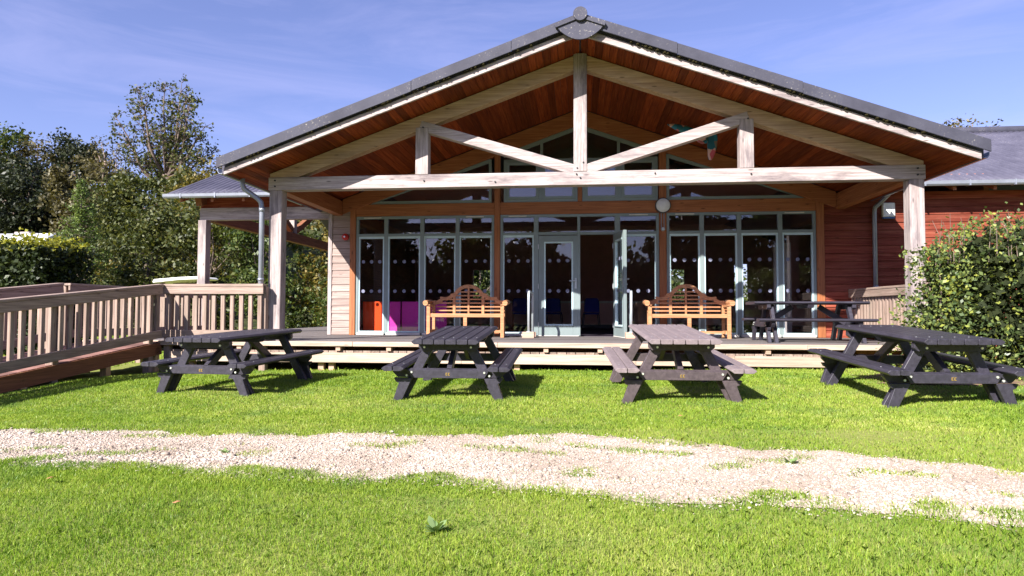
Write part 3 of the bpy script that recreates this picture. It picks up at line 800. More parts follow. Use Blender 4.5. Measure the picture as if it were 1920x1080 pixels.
# wings: corrugated roofs on both sides
def wing(s, xin, xout, ye, ze, yr, pitch):
    per = 0.146; n = int(abs(xout-xin)/per*8)
    xs_ = np.linspace(xin, xout, n); ys_ = np.linspace(ye, yr, 12)
    XX, YY = np.meshgrid(xs_, ys_)
    ZZ = ze + pitch*(YY-ye) + 0.040*np.cos(2*math.pi*XX/per)
    V = np.stack([XX.ravel(), YY.ravel(), ZZ.ravel()+C], 1) - np.array(pav.location)
    i = np.arange(n-1)[None, :] + n*np.arange(11)[:, None]
    Pq = np.stack([i.ravel(), i.ravel()+1, i.ravel()+n+1, i.ravel()+n], 1)
    o = np_mesh('roof', V, Pq, M['corrugated'], pav, smooth=True)
    sd = o.modifiers.new('solid', 'SOLIDIFY'); sd.thickness = 0.012; sd.offset = -1
    # rear slope
    b = MB(); b.prism([(yr, ze+pitch*(yr-ye)), (2*yr-ye, ze), (2*yr-ye, ze-0.05), (yr, ze+pitch*(yr-ye)-0.05)], 'x', min(xin, xout), max(xin, xout))
    b.build('roof', M['corrugated'], pav)
    r = MB().tube([(min(xin, xout), yr, ze+pitch*(yr-ye)+0.03), (max(xin, xout), yr, ze+pitch*(yr-ye)+0.03)], 0.12, 14)
    r.build('ridge_cap', M['slate'], pav, smooth=True)
    g = MB(); y = ye-0.03; z = ze-0.035
    pr = [(y-0.055, z+0.05), (y-0.05, z-0.01), (y-0.025, z-0.04), (y+0.025, z-0.04), (y+0.05, z-0.01), (y+0.055, z+0.05), (y+0.045, z+0.05), (y+0.02, z-0.03), (y-0.02, z-0.03), (y-0.045, z+0.05)]
    g.prism(pr, 'x', min(xin, xout)+0.02*s, max(xin, xout)-0.02*s)
    for k in np.arange(min(xin, xout)+0.4, max(xin, xout), 0.8):
        g.box(k-0.012, k+0.012, y-0.062, y+0.08, z-0.046, z+0.062)
    g.build('gutter', M['pipe'], pav)
    rf = MB()
    for k in np.arange(min(xin, xout)+0.35, max(xin, xout), 0.72):
        rf.prism([(ye+0.04, ze-0.045+pitch*0.04), (yr-0.1, ze-0.045+pitch*(yr-0.1-ye)), (yr-0.1, ze-0.19+pitch*(yr-0.1-ye)), (ye+0.04, ze-0.15)], 'x', k-0.03, k+0.03)
    rf.build('rafters', M['glulam_y'], pav)
    bd = MB()
    bd.prism([(ye+0.06, ze-0.03), (yr, ze-0.03+pitch*(yr-ye)), (yr, ze-0.045+pitch*(yr-ye)), (ye+0.06, ze-0.044)], 'x', min(xin, xout)+0.03, max(xin, xout)-0.03)
    bd.build('soffit', M['soffit'], pav)
wing(1, 5.35, 16.0, 13.08, 2.50, 18.7, 0.43)
wing(-1, -5.35, -9.12, 13.5, 2.585, 18.7, 0.43)
# left veranda frame
P_('veranda_beam', MB().box(-8.60, -5.30, 13.98, 14.15, 2.09, 2.365), 'grey_wood_x')
P_('wall', MB().box(-8.60, -5.30, 14.02, 14.1, 2.366, 2.74), 'red_clad', 0)
P_('post', MB().box(-8.625, -8.435, 13.96, 14.16, DK, 2.089), 'grey_wood_z')
P_('post', MB().box(-8.625, -8.435, 23.2, 23.4, DK, 2.089), 'grey_wood_z')
P_('tie_beam', MB().box(-8.62, -8.44, 14.17, 23.4, 2.09, 2.36), 'brown_beam')
P_('king_post', MB().box(-8.61, -8.45, 18.6, 18.8, 2.361, 4.6), 'grey_wood_z')
for s in (-1, 1):
    P_('brace', MB().bar((-8.53, 18.7+s*0.15, 2.45), (-8.53, 18.7+s*2.3, 3.55), 0.15, 0.17), 'brown_beam')
    P_('rafter', MB().bar((-8.53, 18.7+s*4.9, 2.48), (-8.53, 18.7+s*0.1, 4.50), 0.15, 0.2), 'brown_beam')

# ------------------------------------------------------------------ deck
dk = empty('timber_deck', (0, 10.6, -0.9+C))
tag(dk, 'grey boarded timber deck with pale fascia under the porch', 'deck')
b = MB(); y = 10.56; k = 0
while y < 13.5:
    e = y+0.138
    xa = -5.36 if y > 10.44 else -7.1
    b.box(-5.30, 5.42, y, min(e, 13.515), DK-0.03+random.uniform(-.0015, .0015), DK-0.001); y = e+0.007
y = 10.56
while y < 23.6:
    e = y+0.138; b.box(-8.55, -5.307 if y < 13.4 else -5.39, y, e, DK-0.03, DK-0.001); y = e+0.007
b.build('decking', M['deck'], dk)
b = MB()
for a in np.arange(-8.5, 5.4, 2.4):
    b.box(a, min(a+2.396, 5.42), 10.41, 10.555, DK-0.075, DK+0.002)
b.build('nosing', M['fascia'], dk, bev=0.006)
for a in np.arange(-8.3, 5.3, 0.86): MB().box(a, a+0.075, 10.44, 10.70, DK-0.145, DK-0.076).build('spacer_block', M['block_wood'], dk)
b = MB(); x = -7.2
while x < 4.2:
    w = random.uniform(0.125, 0.145); b.box(x, x+w, 10.49+random.uniform(0, .012), 13.3, DK-0.18, DK-0.147); x += w+0.012
b.build('board_ends', M['rail_wood_y'], dk)
b = MB()
for a, e in ((-7.0, -4.6), (-4.597, -1.9), (-1.897, 0.9), (0.903, 2.42), (2.423, 3.78)): b.box(a, e, 10.47, 10.53, DK-0.345, DK-0.182)
b.build('fascia', M['fascia'], dk, bev=0.005)
b = MB()
b.box(-8.5, 5.3, 10.72, 10.78, DK-0.145, DK-0.031)
b.build('joist', M['brown_beam'], dk)  # dark brown puts the shade of the nosing gap into the colour
for x in (-6.6, -4.3, -4.12, -1.2, -1.0, 0.62, 0.80, 3.30, 3.46, 5.0):
    MB().box(x-0.045, x+0.045, 10.56, 10.65, -1.05, DK-0.15).build('deck_leg', M['block_wood'], dk)

# ------------------------------------------------------------------ railings
def railing(name, pts, label, newels, spacing=0.155, hgt=0.95, mat='rail_wood_', first_mat=None, base=True, bw=0.07, group='deck and ramp railings'):
    """pts: two 3D points at deck level (lens heights) giving the run; vertical balusters between rails"""
    a, b = Vector(pts[0]), Vector(pts[1])
    root = empty(name, (a.x, a.y, a.z+C))
    tag(root, label, 'railing', group)
    d = (b-a); L = Vector((d.x, d.y, 0)).length; alongx = abs(d.x) > abs(d.y)
    ax = 'x' if alongx else 'y'
    uz = Vector((0,0,1)); n = Vector((d.y, -d.x, 0)).normalized()
    MB().bar(a+uz*(hgt-0.02), b+uz*(hgt-0.02), 0.14, 0.04).build('handrail', M[mat+ax], root, bev=0.006)
    MB().bar(a+uz*(hgt-0.105)+n*0.045, b+uz*(hgt-0.105)+n*0.045, 0.035, 0.125).build('top_rail', M[mat+ax], root, bev=0.004)
    MB().bar(a+uz*0.11+n*0.045, b+uz*0.11+n*0.045, 0.035, 0.13).build('bottom_rail', M[mat+ax], root, bev=0.004)
    cnt = int(L/spacing)
    for k in range(cnt):
        t = (k+0.5)/cnt; p = a+d*t
        q = MB()
        w = bw*random.uniform(.9, 1.05)
        if alongx: q.box(p.x-w/2, p.x+w/2, p.y-0.0225-n.y*0.0, p.y+0.0225, p.z+0.06, p.z+hgt-0.045)
        else: q.box(p.x-0.0225, p.x+0.0225, p.y-w/2, p.y+w/2, p.z+0.06, p.z+hgt-0.045)
        q.build('baluster', M[mat+'z'], root, bev=0.004)
    for i, t in enumerate(newels):
        p = a+d*t; q = MB(); w = 0.055
        p = p - n*0.085 if True else p
        q.box(p.x-w, p.x+w, p.y-w, p.y+w, p.z-0.75, p.z+hgt-0.041)
        q.build('newel_post', M[first_mat] if (first_mat and i == 0) else M['rail_wood_z'], root, bev=0.006)
    return root
railing('railing', [(-7.03, 10.44, DK+0.01), (-5.24, 10.44, DK+0.01)], 'level railing of pale balusters on the deck edge beside the grey downpipe', (0.02, 0.97))
railing('railing', [(-7.06, 5.2, -1.02), (-7.06, 10.36, DK+0.01)], 'sloping ramp railing of upright balusters at the left above the lawn', (0.10, 0.585, 0.97), first_mat=None)
railing('railing', [(-8.45, 5.0, -1.04), (-8.45, 9.85, DK+0.01)], 'sloping railing on the hedge side of the ramp, behind the nearer one', (0.02, 0.5, 0.98))
railing('railing', [(-8.45, 9.98, DK+0.01), (-8.45, 13.9, DK+0.01)], 'level railing on the far left edge of the deck beyond the ramp', (0.02, 0.5), spacing=0.2)
railing('railing', [(-8.45, 21.8, DK+0.01), (-6.9, 21.8, DK+0.01)], 'distant pale railing behind the veranda, left of its newel post', (0.02, 0.98), spacing=0.13)
railing('railing', [(-6.8, 21.3, DK+0.01), (-5.42, 21.3, DK+0.01)], 'distant shaded railing behind the veranda, nearest the clad wall', (0.05, 0.5), spacing=0.13)
railing('railing', [(5.36, 13.45, DK+0.01), (5.36, 10.5, DK+0.01)], 'railing on the right end of the deck running back to the red wall', (0.04, 0.68, 0.98), spacing=0.125)
# ramp deck
rp_ = empty('access_ramp', (-7.75, 7.8, -0.9+C))
tag(rp_, 'wooden ramp with red brown ribbed boards climbing between two railings', 'ramp')
b = MB(); n = 40
for k in range(n):
    y0 = 5.0+(10.55-5.0)*k/n; y1 = 5.0+(10.55-5.0)*(k+0.94)/n
    z0 = -1.03+(DK+1.03)*(y0-5.0)/5.55; z1 = -1.03+(DK+1.03)*(y1-5.0)/5.55
    b.add([(-8.42,y0,z0),(-7.1,y0,z0),(-7.1,y1,z1),(-8.42,y1,z1),(-8.42,y0,z0-.03),(-7.1,y0,z0-.03),(-7.1,y1,z1-.03),(-8.42,y1,z1-.03)], [(0,1,2,3),(7,6,5,4),(0,4,5,1),(1,5,6,2),(2,6,7,3),(3,7,4,0)])
b.build('ramp_boards', M['ramp_deck'], rp_)
b = MB()
for x in (-8.40, -7.10):
    b.bar((x, 5.1, -1.12), (x, 10.45, DK-0.13), 0.06, 0.2)
b.build('ramp_beam', M['brown_beam'], rp_)
b = MB()
for x in (-8.38, -7.12):
    for y_, z_ in ((7.7, -0.78), (9.2, -0.65), (10.35, -0.6)): b.box(x-0.05, x+0.05, y_-0.05, y_+0.05, -1.1, z_)
b.build('ramp_leg', M['new_post'], rp_)
b = MB().box(-7.2, -7.14, 8.19, 8.30, -1.05, 0.18)
b.build('new_ramp_post', M['new_post'], rp_)

# ------------------------------------------------------------------ picnic tables
def picnic(mat, L=1.84, frame=None):
    root = empty('picnic_table', (0,0,0))
    m = M[mat]
    H = 0.69; T = 0.052; w = 0.1145; g = 0.0075
    def plank(x0, x1, z1, t, y0, y1, out=0):
        c = 0.016; z0 = z1-t
        l = c*1.8 if out < 0 else c*0.45; r = c*1.8 if out > 0 else c*0.45
        lz = c*1.3 if out < 0 else c*.35; rz_ = c*1.3 if out > 0 else c*.35
        return MB().prism([(x0+l, z0), (x1-r, z0), (x1, z0+rz_), (x1, z1-rz_), (x1-r, z1), (x0+l, z1), (x0, z1-lz), (x0, z0+lz)], 'y', y0, y1)
    for k in range(6):
        x0 = -3*w-2.5*g+k*(w+g)
        q = plank(x0, x0+w, H, T, -L/2, L/2, -1 if k == 0 else (1 if k == 5 else 0))
        q.build('tabletop_plank', m, root, local=True, bev=0.003)
    SZ = 0.40
    for s in (-1, 1):
        for k in range(2):
            xc = s*(0.508+k*(0.118+g)); q = plank(xc-0.059, xc+0.059, SZ, 0.05, -L/2, L/2, s if k == 1 else -s)
            q.build('seat_plank', m, root, local=True, bev=0.003)
    ye = L/2-0.24
    m = M[frame or mat]
    for e in (-1, 1):
        yo = e*ye
        # top bearer
        q = MB().prism([(-0.335, H-T-0.001), (0.335, H-T-0.001), (0.335, H-T-0.055), (0.30, H-T-0.085), (-0.30, H-T-0.085), (-0.335, H-T-0.055)], 'y', yo-0.03, yo+0.03)
        q.build('top_bearer', m, root, local=True, bev=0.003)
        # seat bearer
        zb_ = SZ-0.051
        q = MB().prism([(-0.625, zb_), (0.625, zb_), (0.625, zb_-0.04), (0.57, zb_-0.095), (-0.57, zb_-0.095), (-0.625, zb_-0.04)], 'y', yo-0.03, yo+0.03)
        q.build('seat_bearer', m, root, local=True, bev=0.003)
        for s in (-1, 1):
            # splayed leg bolted outside the bearers
            y0, y1 = (yo+0.032, yo+0.087) if e < 0 else (yo-0.087, yo-0.032)
            xt, xb, hw = 0.205, 0.545, 0.056
            q = MB().prism([(s*(xt-hw), H-T-0.002), (s*(xt+hw), H-T-0.002), (s*(xb+hw), 0.0), (s*(xb-hw), 0.0)], 'y', y0, y1)
            q.build('leg', m, root, local=True, bev=0.004)
            # outer foot cheek on the bearer
            y0, y1 = (yo-0.085, yo-0.031) if e < 0 else (yo+0.031, yo+0.085)
            q = MB().prism([(s*0.395, zb_-0.096), (s*0.60, zb_-0.096), (s*0.575, zb_-0.14), (s*0.545, zb_-0.15), (s*0.615, 0.0), (s*0.515, 0.0)], 'y', y0+0.001, y1)
            q.build('foot', m, root, local=True, bev=0.004)
            for bx, bz in ((xt+0.05, H-T-0.045), (0.40, zb_-0.03), (0.455, zb_-0.065)):
                MB().disc((s*bx, yo+e*0.088, bz), 0.0115, 'y', 0.012, 10).build('bolt', M['bolt'], root, local=True)
        # cover rail across the bearer
        y0, y1 = (yo-0.086, yo-0.031) if e < 0 else (yo+0.031, yo+0.086)
        q = MB().prism([(-0.455, zb_-0.004), (0.455, zb_-0.004), (0.40, zb_-0.094), (-0.40, zb_-0.094)], 'y', y0, y1)
        q.build('cross_rail', m, root, local=True, bev=0.003)
        # brace from the middle of the seat bearer up to the middle of the top
        q = MB().bar((0, yo-e*0.03, zb_-0.03), (0, yo-e*0.46, H-T-0.03), 0.095, 0.055, up=(1,0,0))
        q.v = [(x, y, min(z, H-T-0.001)) for x, y, z in q.v]
        q.build('centre_brace', m, root, local=True, bev=0.003)
    q = MB().prism([(-0.335, H-T-0.001), (0.335, H-T-0.001), (0.30, H-T-0.06), (-0.30, H-T-0.06)], 'y', -0.05, 0.05)
    q.build('top_bearer', m, root, local=True, bev=0.003)
    for k in range(6):
        x0 = -3*w-2.5*g+k*(w+g)+w/2
        for yy in (-ye, ye): MB().disc((x0+random.uniform(-.01,.01), yy+random.uniform(-.01,.01), H+0.001), 0.0075, 'z', 0.004, 8).build('screw_head', M['screw'], root, local=True)
    for s in (-1, 1):
        for k in range(2):
            for yy in (-ye, ye): MB().disc((s*(0.508+k*0.1255), yy, SZ+0.001), 0.0075, 'z', 0.004, 8).build('screw_head', M['screw'], root, local=True)
    pl = MB()
    for cx in (-0.012, 0.014):
        z_ = SZ-0.10
        pl.box(cx-0.010, cx+0.008, -ye-0.090, -ye-0.0865, z_-0.014, z_-0.009); pl.box(cx-0.010, cx+0.008, -ye-0.090, -ye-0.0865, z_+0.009, z_+0.014)
        pl.box(cx-0.010, cx-0.004, -ye-0.090, -ye-0.0865, z_-0.009, z_+0.009)
    pl.build('badge', M['brass'], root, local=True)
    return root
def place_table(o, fx, fy, fz, yaw, pitch, L=1.84, H=0.69):
    # fx,fy,fz : middle of the near edge of the top (lens heights)
    o.rotation_euler = (R(pitch), 0, R(yaw))
    mrot = o.rotation_euler.to_matrix()
    p = Vector((fx, fy, fz+C)) - mrot @ Vector((0, -L/2, H))
    o.location = p
GRP = 'black picnic tables'
t2 = picnic('plastic_dark')
tag(t2, 'charcoal picnic table on the lawn in front of the left wooden bench', 'picnic table', GRP)
t1 = copy_tree(t2); tag(t1, 'charcoal picnic table on the lawn nearest the ramp railing', 'picnic table', GRP)
t4 = copy_tree(t2); tag(t4, 'charcoal picnic table on the lawn beside the leafy beech hedge', 'picnic table', GRP)
t5 = copy_tree(t2); tag(t5, 'charcoal picnic table standing sideways up on the deck by the red wall', 'picnic table', GRP)
t3 = picnic('plastic_brown', frame='plastic_brown_frame')
tag(t3, 'picnic table with faded pinkish top in front of the right wooden bench', 'picnic table', GRP)
place_table(t1, -4.44, 7.11, -0.302, -5.5, 1.9)
place_table(t2, -1.413, 6.81, -0.290, 0.6, 3.4)
place_table(t3, 1.057, 6.61, -0.262, 2.0, 3.6)
place_table(t4, 3.55, 6.42, -0.240, 3.2, 3.2)
t5.rotation_euler = (0, 0, R(88)); t5.location = (3.90, 11.72, DK+C)

# ------------------------------------------------------------------ benches
def bench():
    root = empty('garden_bench', (0,0,0)); tk = M['teak']
    D = 0.50
    yb_ = 0.42
    # curved top rail: outline upper and lower edges, mirrored
    up_ = [(0.0,1.055),(0.08,1.048),(0.16,1.02),(0.23,0.97),(0.285,0.905),(0.32,0.875),(0.36,0.872),(0.375,0.845),(0.41,0.815),(0.46,0.80),(0.52,0.802),(0.575,0.812),(0.59,0.80),(0.575,0.775),(0.60,0.755),(0.64,0.73),(0.70,0.728)]
    lo_ = [(0.0,0.985),(0.08,0.975),(0.145,0.95),(0.195,0.905),(0.235,0.85),(0.275,0.82),(0.31,0.815),(0.33,0.79),(0.38,0.755),(0.44,0.735),(0.50,0.735),(0.53,0.73),(0.535,0.715),(0.54,0.70),(0.58,0.68),(0.63,0.655),(0.70,0.64)]
    q = MB()
    for s in (-1, 1):
        for i in range(len(up_)-1):
            q.prism([(s*lo_[i][0], lo_[i][1]), (s*lo_[i+1][0], lo_[i+1][1]), (s*up_[i+1][0], up_[i+1][1]), (s*up_[i][0], up_[i][1])], 'y', yb_-0.02, yb_+0.025)
    q.build('top_rail', tk, root, local=True)
    q = MB()
    for z in (0.53, 0.605, 0.68, 0.755, 0.83, 0.905):
        lim = 0.66 if z < 0.65 else (0.60 if z < 0.70 else (0.47 if z < 0.76 else (0.27 if z < 0.87 else 0.215)))
        q.box(-lim, lim, yb_-0.008, yb_+0.012, z-0.013, z+0.013)
    q.build('back_slats', tk, root, local=True)
    q = MB()
    q.box(-0.018, 0.018, yb_-0.018, yb_+0.022, 0.46, 1.0)
    for s in (-1, 1): q.box(s*0.295-0.027, s*0.295+0.027, yb_-0.018, yb_+0.022, 0.46, 0.845)
    q.build('back_stiles', tk, root, local=True)
    q = MB().box(-0.70, 0.70, 0.015, 0.045, 0.395, 0.468)
    q.build('seat_rail', tk, root, local=True, bev=0.004)
    q = MB()
    for k in range(6): q.box(-0.70, 0.70, 0.05+k*0.062, 0.05+k*0.062+0.05, 0.44, 0.46)
    q.build('seat', tk, root, local=True)
    q = MB().box(-0.70, 0.70, 0.20, 0.24, 0.09, 0.14)
    for s in (-1, 1): q.box(s*0.70-0.02, s*0.70+0.02, 0.06, 0.40, 0.09, 0.15)
    q.build('stretcher', tk, root, local=True)
    for s in (-1, 1):
        MB().box(s*0.735-0.035, s*0.735+0.035, 0.0, 0.06, 0.0, 0.63).build('leg', tk, root, local=True, bev=0.004)
        MB().box(s*0.715-0.03, s*0.715+0.03, yb_-0.03, yb_+0.03, 0.0, 0.73).build('leg', tk, root, local=True, bev=0.004)
        a = MB()
        a.tube([(s*0.79, -0.02, 0.675), (s*0.79, 0.46, 0.70)], 0.052, 16)
        a.prism([(s*0.70, 0.60), (s*0.76, 0.62), (s*0.79, 0.63), (s*0.79, 0.66), (s*0.70, 0.645)], 'y', 0.0, 0.44)
        for z in (0.50, 0.56): a.box(s*0.735-0.01, s*0.735+0.01, 0.06, 0.40, z-0.012, z+0.012)
        a.build('armrest', tk, root, local=True)
    MB().box(-0.035, 0.035, 0.012, 0.05, 0.0, 0.394).build('leg', tk, root, local=True)
    return root
b1 = bench(); b1.location = (-2.22, 12.62, DK+C)
tag(b1, 'wooden bench with arched slatted back in shade before the magenta screens', 'bench', 'arched wooden benches')
b2 = copy_tree(b1); b2.location = (2.09, 12.62, DK+C)
tag(b2, 'wooden bench with arched slatted back, sunlit, under the round wall lamp', 'bench', 'arched wooden benches')

# ------------------------------------------------------------------ door handrails
def handrail(x, label):
    root = empty('tube_handrail', (x, 12.75, DK+C)); tag(root, label, 'handrail', 'tube handrails by the door')
    q = MB().tube([(x, 12.62, DK+0.1), (x, 12.62, 0.36), (x+0.004, 12.65, 0.40), (x+0.01, 12.75, 0.415), (x+0.03, 13.15, 0.40), (x+0.033, 13.22, 0.36), (x+0.033, 13.24, 0.28), (x+0.033, 13.24, DK+0.08)], 0.026, 12)
    q.build('tube', M['tube'], root, smooth=True)
    MB().box(x-0.115, x+0.115, 12.46, 12.72, DK, DK+0.115).build('base_block', M['block_wood'], root, bev=0.006)
    MB().box(x-0.04, x+0.10, 13.19, 13.3, DK, DK+0.09).build('base_block', M['block_wood'], root, bev=0.006)
    for y in (12.62, 13.24): MB().disc((x+(0.033 if y > 13 else 0), y, DK+0.121 if y < 13 else DK+0.096), 0.05, 'z', 0.012, 14).build('flange', M['tube'], root)
handrail(-0.965, 'grey tube handrail on a timber block left of the closed door')
handrail(1.00, 'grey tube handrail on a timber block right of the open door')

# ------------------------------------------------------------------ fittings
r = empty('wall_lamp', (1.722, YW-0.065, 2.20+C)); tag(r, 'round white bulkhead lamp with black rim on the brown beam', 'lamp')
q = MB(); q.disc((1.722, YW-0.085, 2.20), 0.158, 'y', 0.07, 32); q.build('rim', M['black'], r)
dv = MB(); n = 28
for k in range(7):
    pass
vs = [(1.722, YW-0.175, 2.20)]; fs_ = []
for k in range(1, 7):
    rr = 0.142*math.sin(k/6*math.pi/2); yy = YW-0.121-0.054*math.cos(k/6*math.pi/2)
    for j in range(n): vs.append((1.722+rr*math.cos(2*math.pi*j/n), yy, 2.20+rr*math.sin(2*math.pi*j/n)))
for j in range(n): fs_.append((0, 1+j, 1+(j+1) % n))
for k in range(5):
    for j in range(n): a_ = 1+k*n; fs_.append((a_+j, a_+n+j, a_+n+(j+1) % n, a_+(j+1) % n))
MB().add(vs, fs_).build('diffuser', M['opal'], r, smooth=True)
q = MB().tube([(1.69, YW-0.07, 2.05), (1.69, YW-0.07, 1.75)], 0.009, 8); q.tube([(1.745, YW-0.07, 2.05), (1.745, YW-0.07, 1.75)], 0.009, 8)
q.build('conduit', M['pipe'], r)
r = empty('sensor', (1.722, YW-0.075, 1.715+C)); tag(r, 'small round grey sensor on the post below the round lamp', 'sensor')
q = MB().tube([(1.722, YW-0.061, 1.715), (1.722, YW-0.115, 1.715)], [0.042, 0.034], 16); q.build('sensor_body', M['tube'], r)
r = empty('alarm_box', (6.11, YW-0.04, 1.88+C)); tag(r, 'white alarm box with blue base on the red boarded wall', 'alarm box')
MB().box(5.995, 6.225, YW-0.115, YW-0.035, 1.91, 2.19).build('cover', M['white'], r, bev=0.012)
MB().box(6.0, 6.22, YW-0.112, YW-0.037, 1.875, 1.908).build('base', M['blue_plastic'], r, bev=0.005)
r = empty('fire_bell', (-5.0, YW-0.05, 1.62+C)); tag(r, 'small red fire bell on the pale boarded corner wall', 'alarm bell')
MB().tube([(-5.0, YW-0.045, 1.62), (-5.0, YW-0.09, 1.62), (-5.0, YW-0.12, 1.62)], [0.075, 0.068, 0.03], 18).build('bell', M['red_plastic'], r, smooth=False)
MB().disc((-5.0, YW-0.125, 1.62), 0.018, 'y', 0.012, 10).build('hub', M['steel'], r)
# painted carving hanging under the porch roof
r = empty('painted_carving', (2.2, 12.3, 3.4+C)); tag(r, 'blue and pink painted fish tail carving hanging under the porch roof', 'carving')
def ell_tube(pts, rad, mb, flat=0.45):
    n = 12; base = len(mb.v)
    v0 = len(mb.v); mb.tube(pts, rad, n)
    cy = sum(p[1] for p in pts)/len(pts)
    for i in range(v0, len(mb.v)):
        x, y, z = mb.v[i]; mb.v[i] = (x, cy+(y-cy)*flat, z)
q = MB(); ell_tube([(1.66, 12.3, 3.53), (1.78, 12.3, 3.49), (1.98, 12.3, 3.42), (2.16, 12.3, 3.33), (2.34, 12.3, 3.24), (2.40, 12.3, 3.22)], [0.01, 0.05, 0.085, 0.09, 0.07, 0.03], q)
q.build('body', M['carving'], r, smooth=True)
q = MB().prism([(2.36, 3.36), (2.43, 3.35), (2.52, 3.33), (2.565, 3.30), (2.57, 3.22), (2.56, 3.10), (2.53, 2.98), (2.49, 2.88), (2.46, 2.84), (2.435, 2.83), (2.41, 2.85), (2.395, 2.90), (2.39, 3.02), (2.385, 3.12), (2.375, 3.25)], 'y', 12.26, 12.33)
q.build('tail_fin', M['carving'], r, bev=0.02)
q = MB().prism([(2.14, 3.25), (2.20, 3.17), (2.28, 3.13), (2.37, 3.14), (2.38, 3.22), (2.3, 3.30)], 'y', 12.22, 12.26)
q.build('side_fin', M['carving'], r, bev=0.01)
q = MB().tube([(1.9, 12.3, 3.5), (1.9, 12.3, sof(1.9))], 0.004, 6); q.tube([(2.42, 12.3, 3.35), (2.42, 12.3, sof(2.42))], 0.004, 6)
q.build('hanging_wire', M['black'], r)

# ------------------------------------------------------------------ indoors
def screen(x0, x1, y, mat, label):
    r = empty('screen_panel', ((x0+x1)/2, y, DK+C)); tag(r, label, 'screen', 'coloured screens behind the left windows')
    MB().box(x0, x1, y-0.025, y+0.025, DK+0.03, 0.235).build('panel', M[mat], r, bev=0.01)
    q = MB()
    for x in (x0+0.06, x1-0.06): q.box(x-0.02, x+0.02, y-0.15, y+0.15, DK+0.009, DK+0.029)
    q.build('foot', M['black'], r)
screen(-4.74, -4.31, 13.98, 'orange_fabric', 'orange fabric screen behind the left window nearest the wall corner')
screen(-4.29, -3.90, 14.02, 'magenta_fabric', 'magenta fabric screen directly right of the orange one')
screen(-3.86, -3.36, 13.98, 'magenta_fabric', 'magenta fabric screen filling the second window from the left')
screen(-3.34, -2.86, 14.0, 'magenta_fabric', 'magenta fabric screen partly behind the arched bench')
def chair():
    r = empty('stacking_chair', (0,0,0))
    MB().box(-0.22, 0.22, -0.22, 0.22, 0.43, 0.49).build('seat', M['blue_fabric'], r, local=True, bev=0.02)
    q = MB().prism([(-0.22, 0.50), (0.22, 0.50), (0.20, 0.86), (0.15, 0.90), (-0.15, 0.90), (-0.20, 0.86)], 'y', -0.25, -0.20)
    q.build('backrest', M['blue_fabric'], r, local=True, bev=0.015)
    for sx in (-1, 1):
        for sy in (-1, 1):
            MB().tube([(sx*0.21, sy*0.2, 0.44), (sx*0.25, sy*0.23, 0.0)], 0.013, 8).build('leg', M['black'], r, local=True)
        MB().tube([(sx*0.215, -0.215, 0.44), (sx*0.205, -0.228, 0.84)], 0.012, 8).build('back_tube', M['black'], r, local=True)
    return r
ch = chair(); CG = 'blue chairs inside the room'
for i, (x, lab) in enumerate(((-1.72, 'blue padded chair inside the room, seen through the pane left of the door'), (-0.72, 'blue padded chair inside the room, seen through the closed glass door'), (0.36, 'blue padded chair inside the room, seen through the open doorway'))):
    o = ch if i == 0 else copy_tree(ch)
    o.location = (x, 19.2, DK+0.009+C); o.rotation_euler = (0, 0, R(random.uniform(-6, 6)))
    tag(o, lab, 'chair', CG)

# ------------------------------------------------------------------ vegetation
def leaves(Pc, size, aspect=0.55, upb=0.4, fold=0.25):
    """kite-shaped folded leaves centred on points; returns verts and quads"""
    N = len(Pc)
    d = rng.normal(0, 1, (N, 3)); d[:, 2] -= 0.15; d /= np.linalg.norm(d, axis=1)[:, None]
    nrm = rng.normal(0, 1, (N, 3)); nrm[:, 2] += upb*2.2; nrm -= d*np.sum(nrm*d, 1)[:, None]; nrm /= np.linalg.norm(nrm, axis=1)[:, None]
    sd = np.cross(d, nrm)
    s = size if np.ndim(size) else np.full(N, size)
    s = (s*rng.uniform(.65, 1.35, N))[:, None]
    a = Pc - d*s*.5; t = Pc + d*s*.5
    l = Pc + sd*s*aspect*.5 - nrm*s*fold*.3 - d*s*.05; r_ = Pc - sd*s*aspect*.5 - nrm*s*fold*.3 - d*s*.05
    V = np.stack([a, l, t, r_], 1).reshape(-1, 3)
    return V, (4*np.arange(N)[:, None] + np.array([[0,1,2,3]]))
def shell_pts(c, rad, n, inner=0.55):
    u = rng.normal(0, 1, (n, 3)); u /= np.linalg.norm(u, axis=1)[:, None]
    rr = inner + (1-inner)*rng.uniform(0, 1, n)**0.6
    return np.array(c)[None] + u*rr[:, None]*np.array(rad)[None]
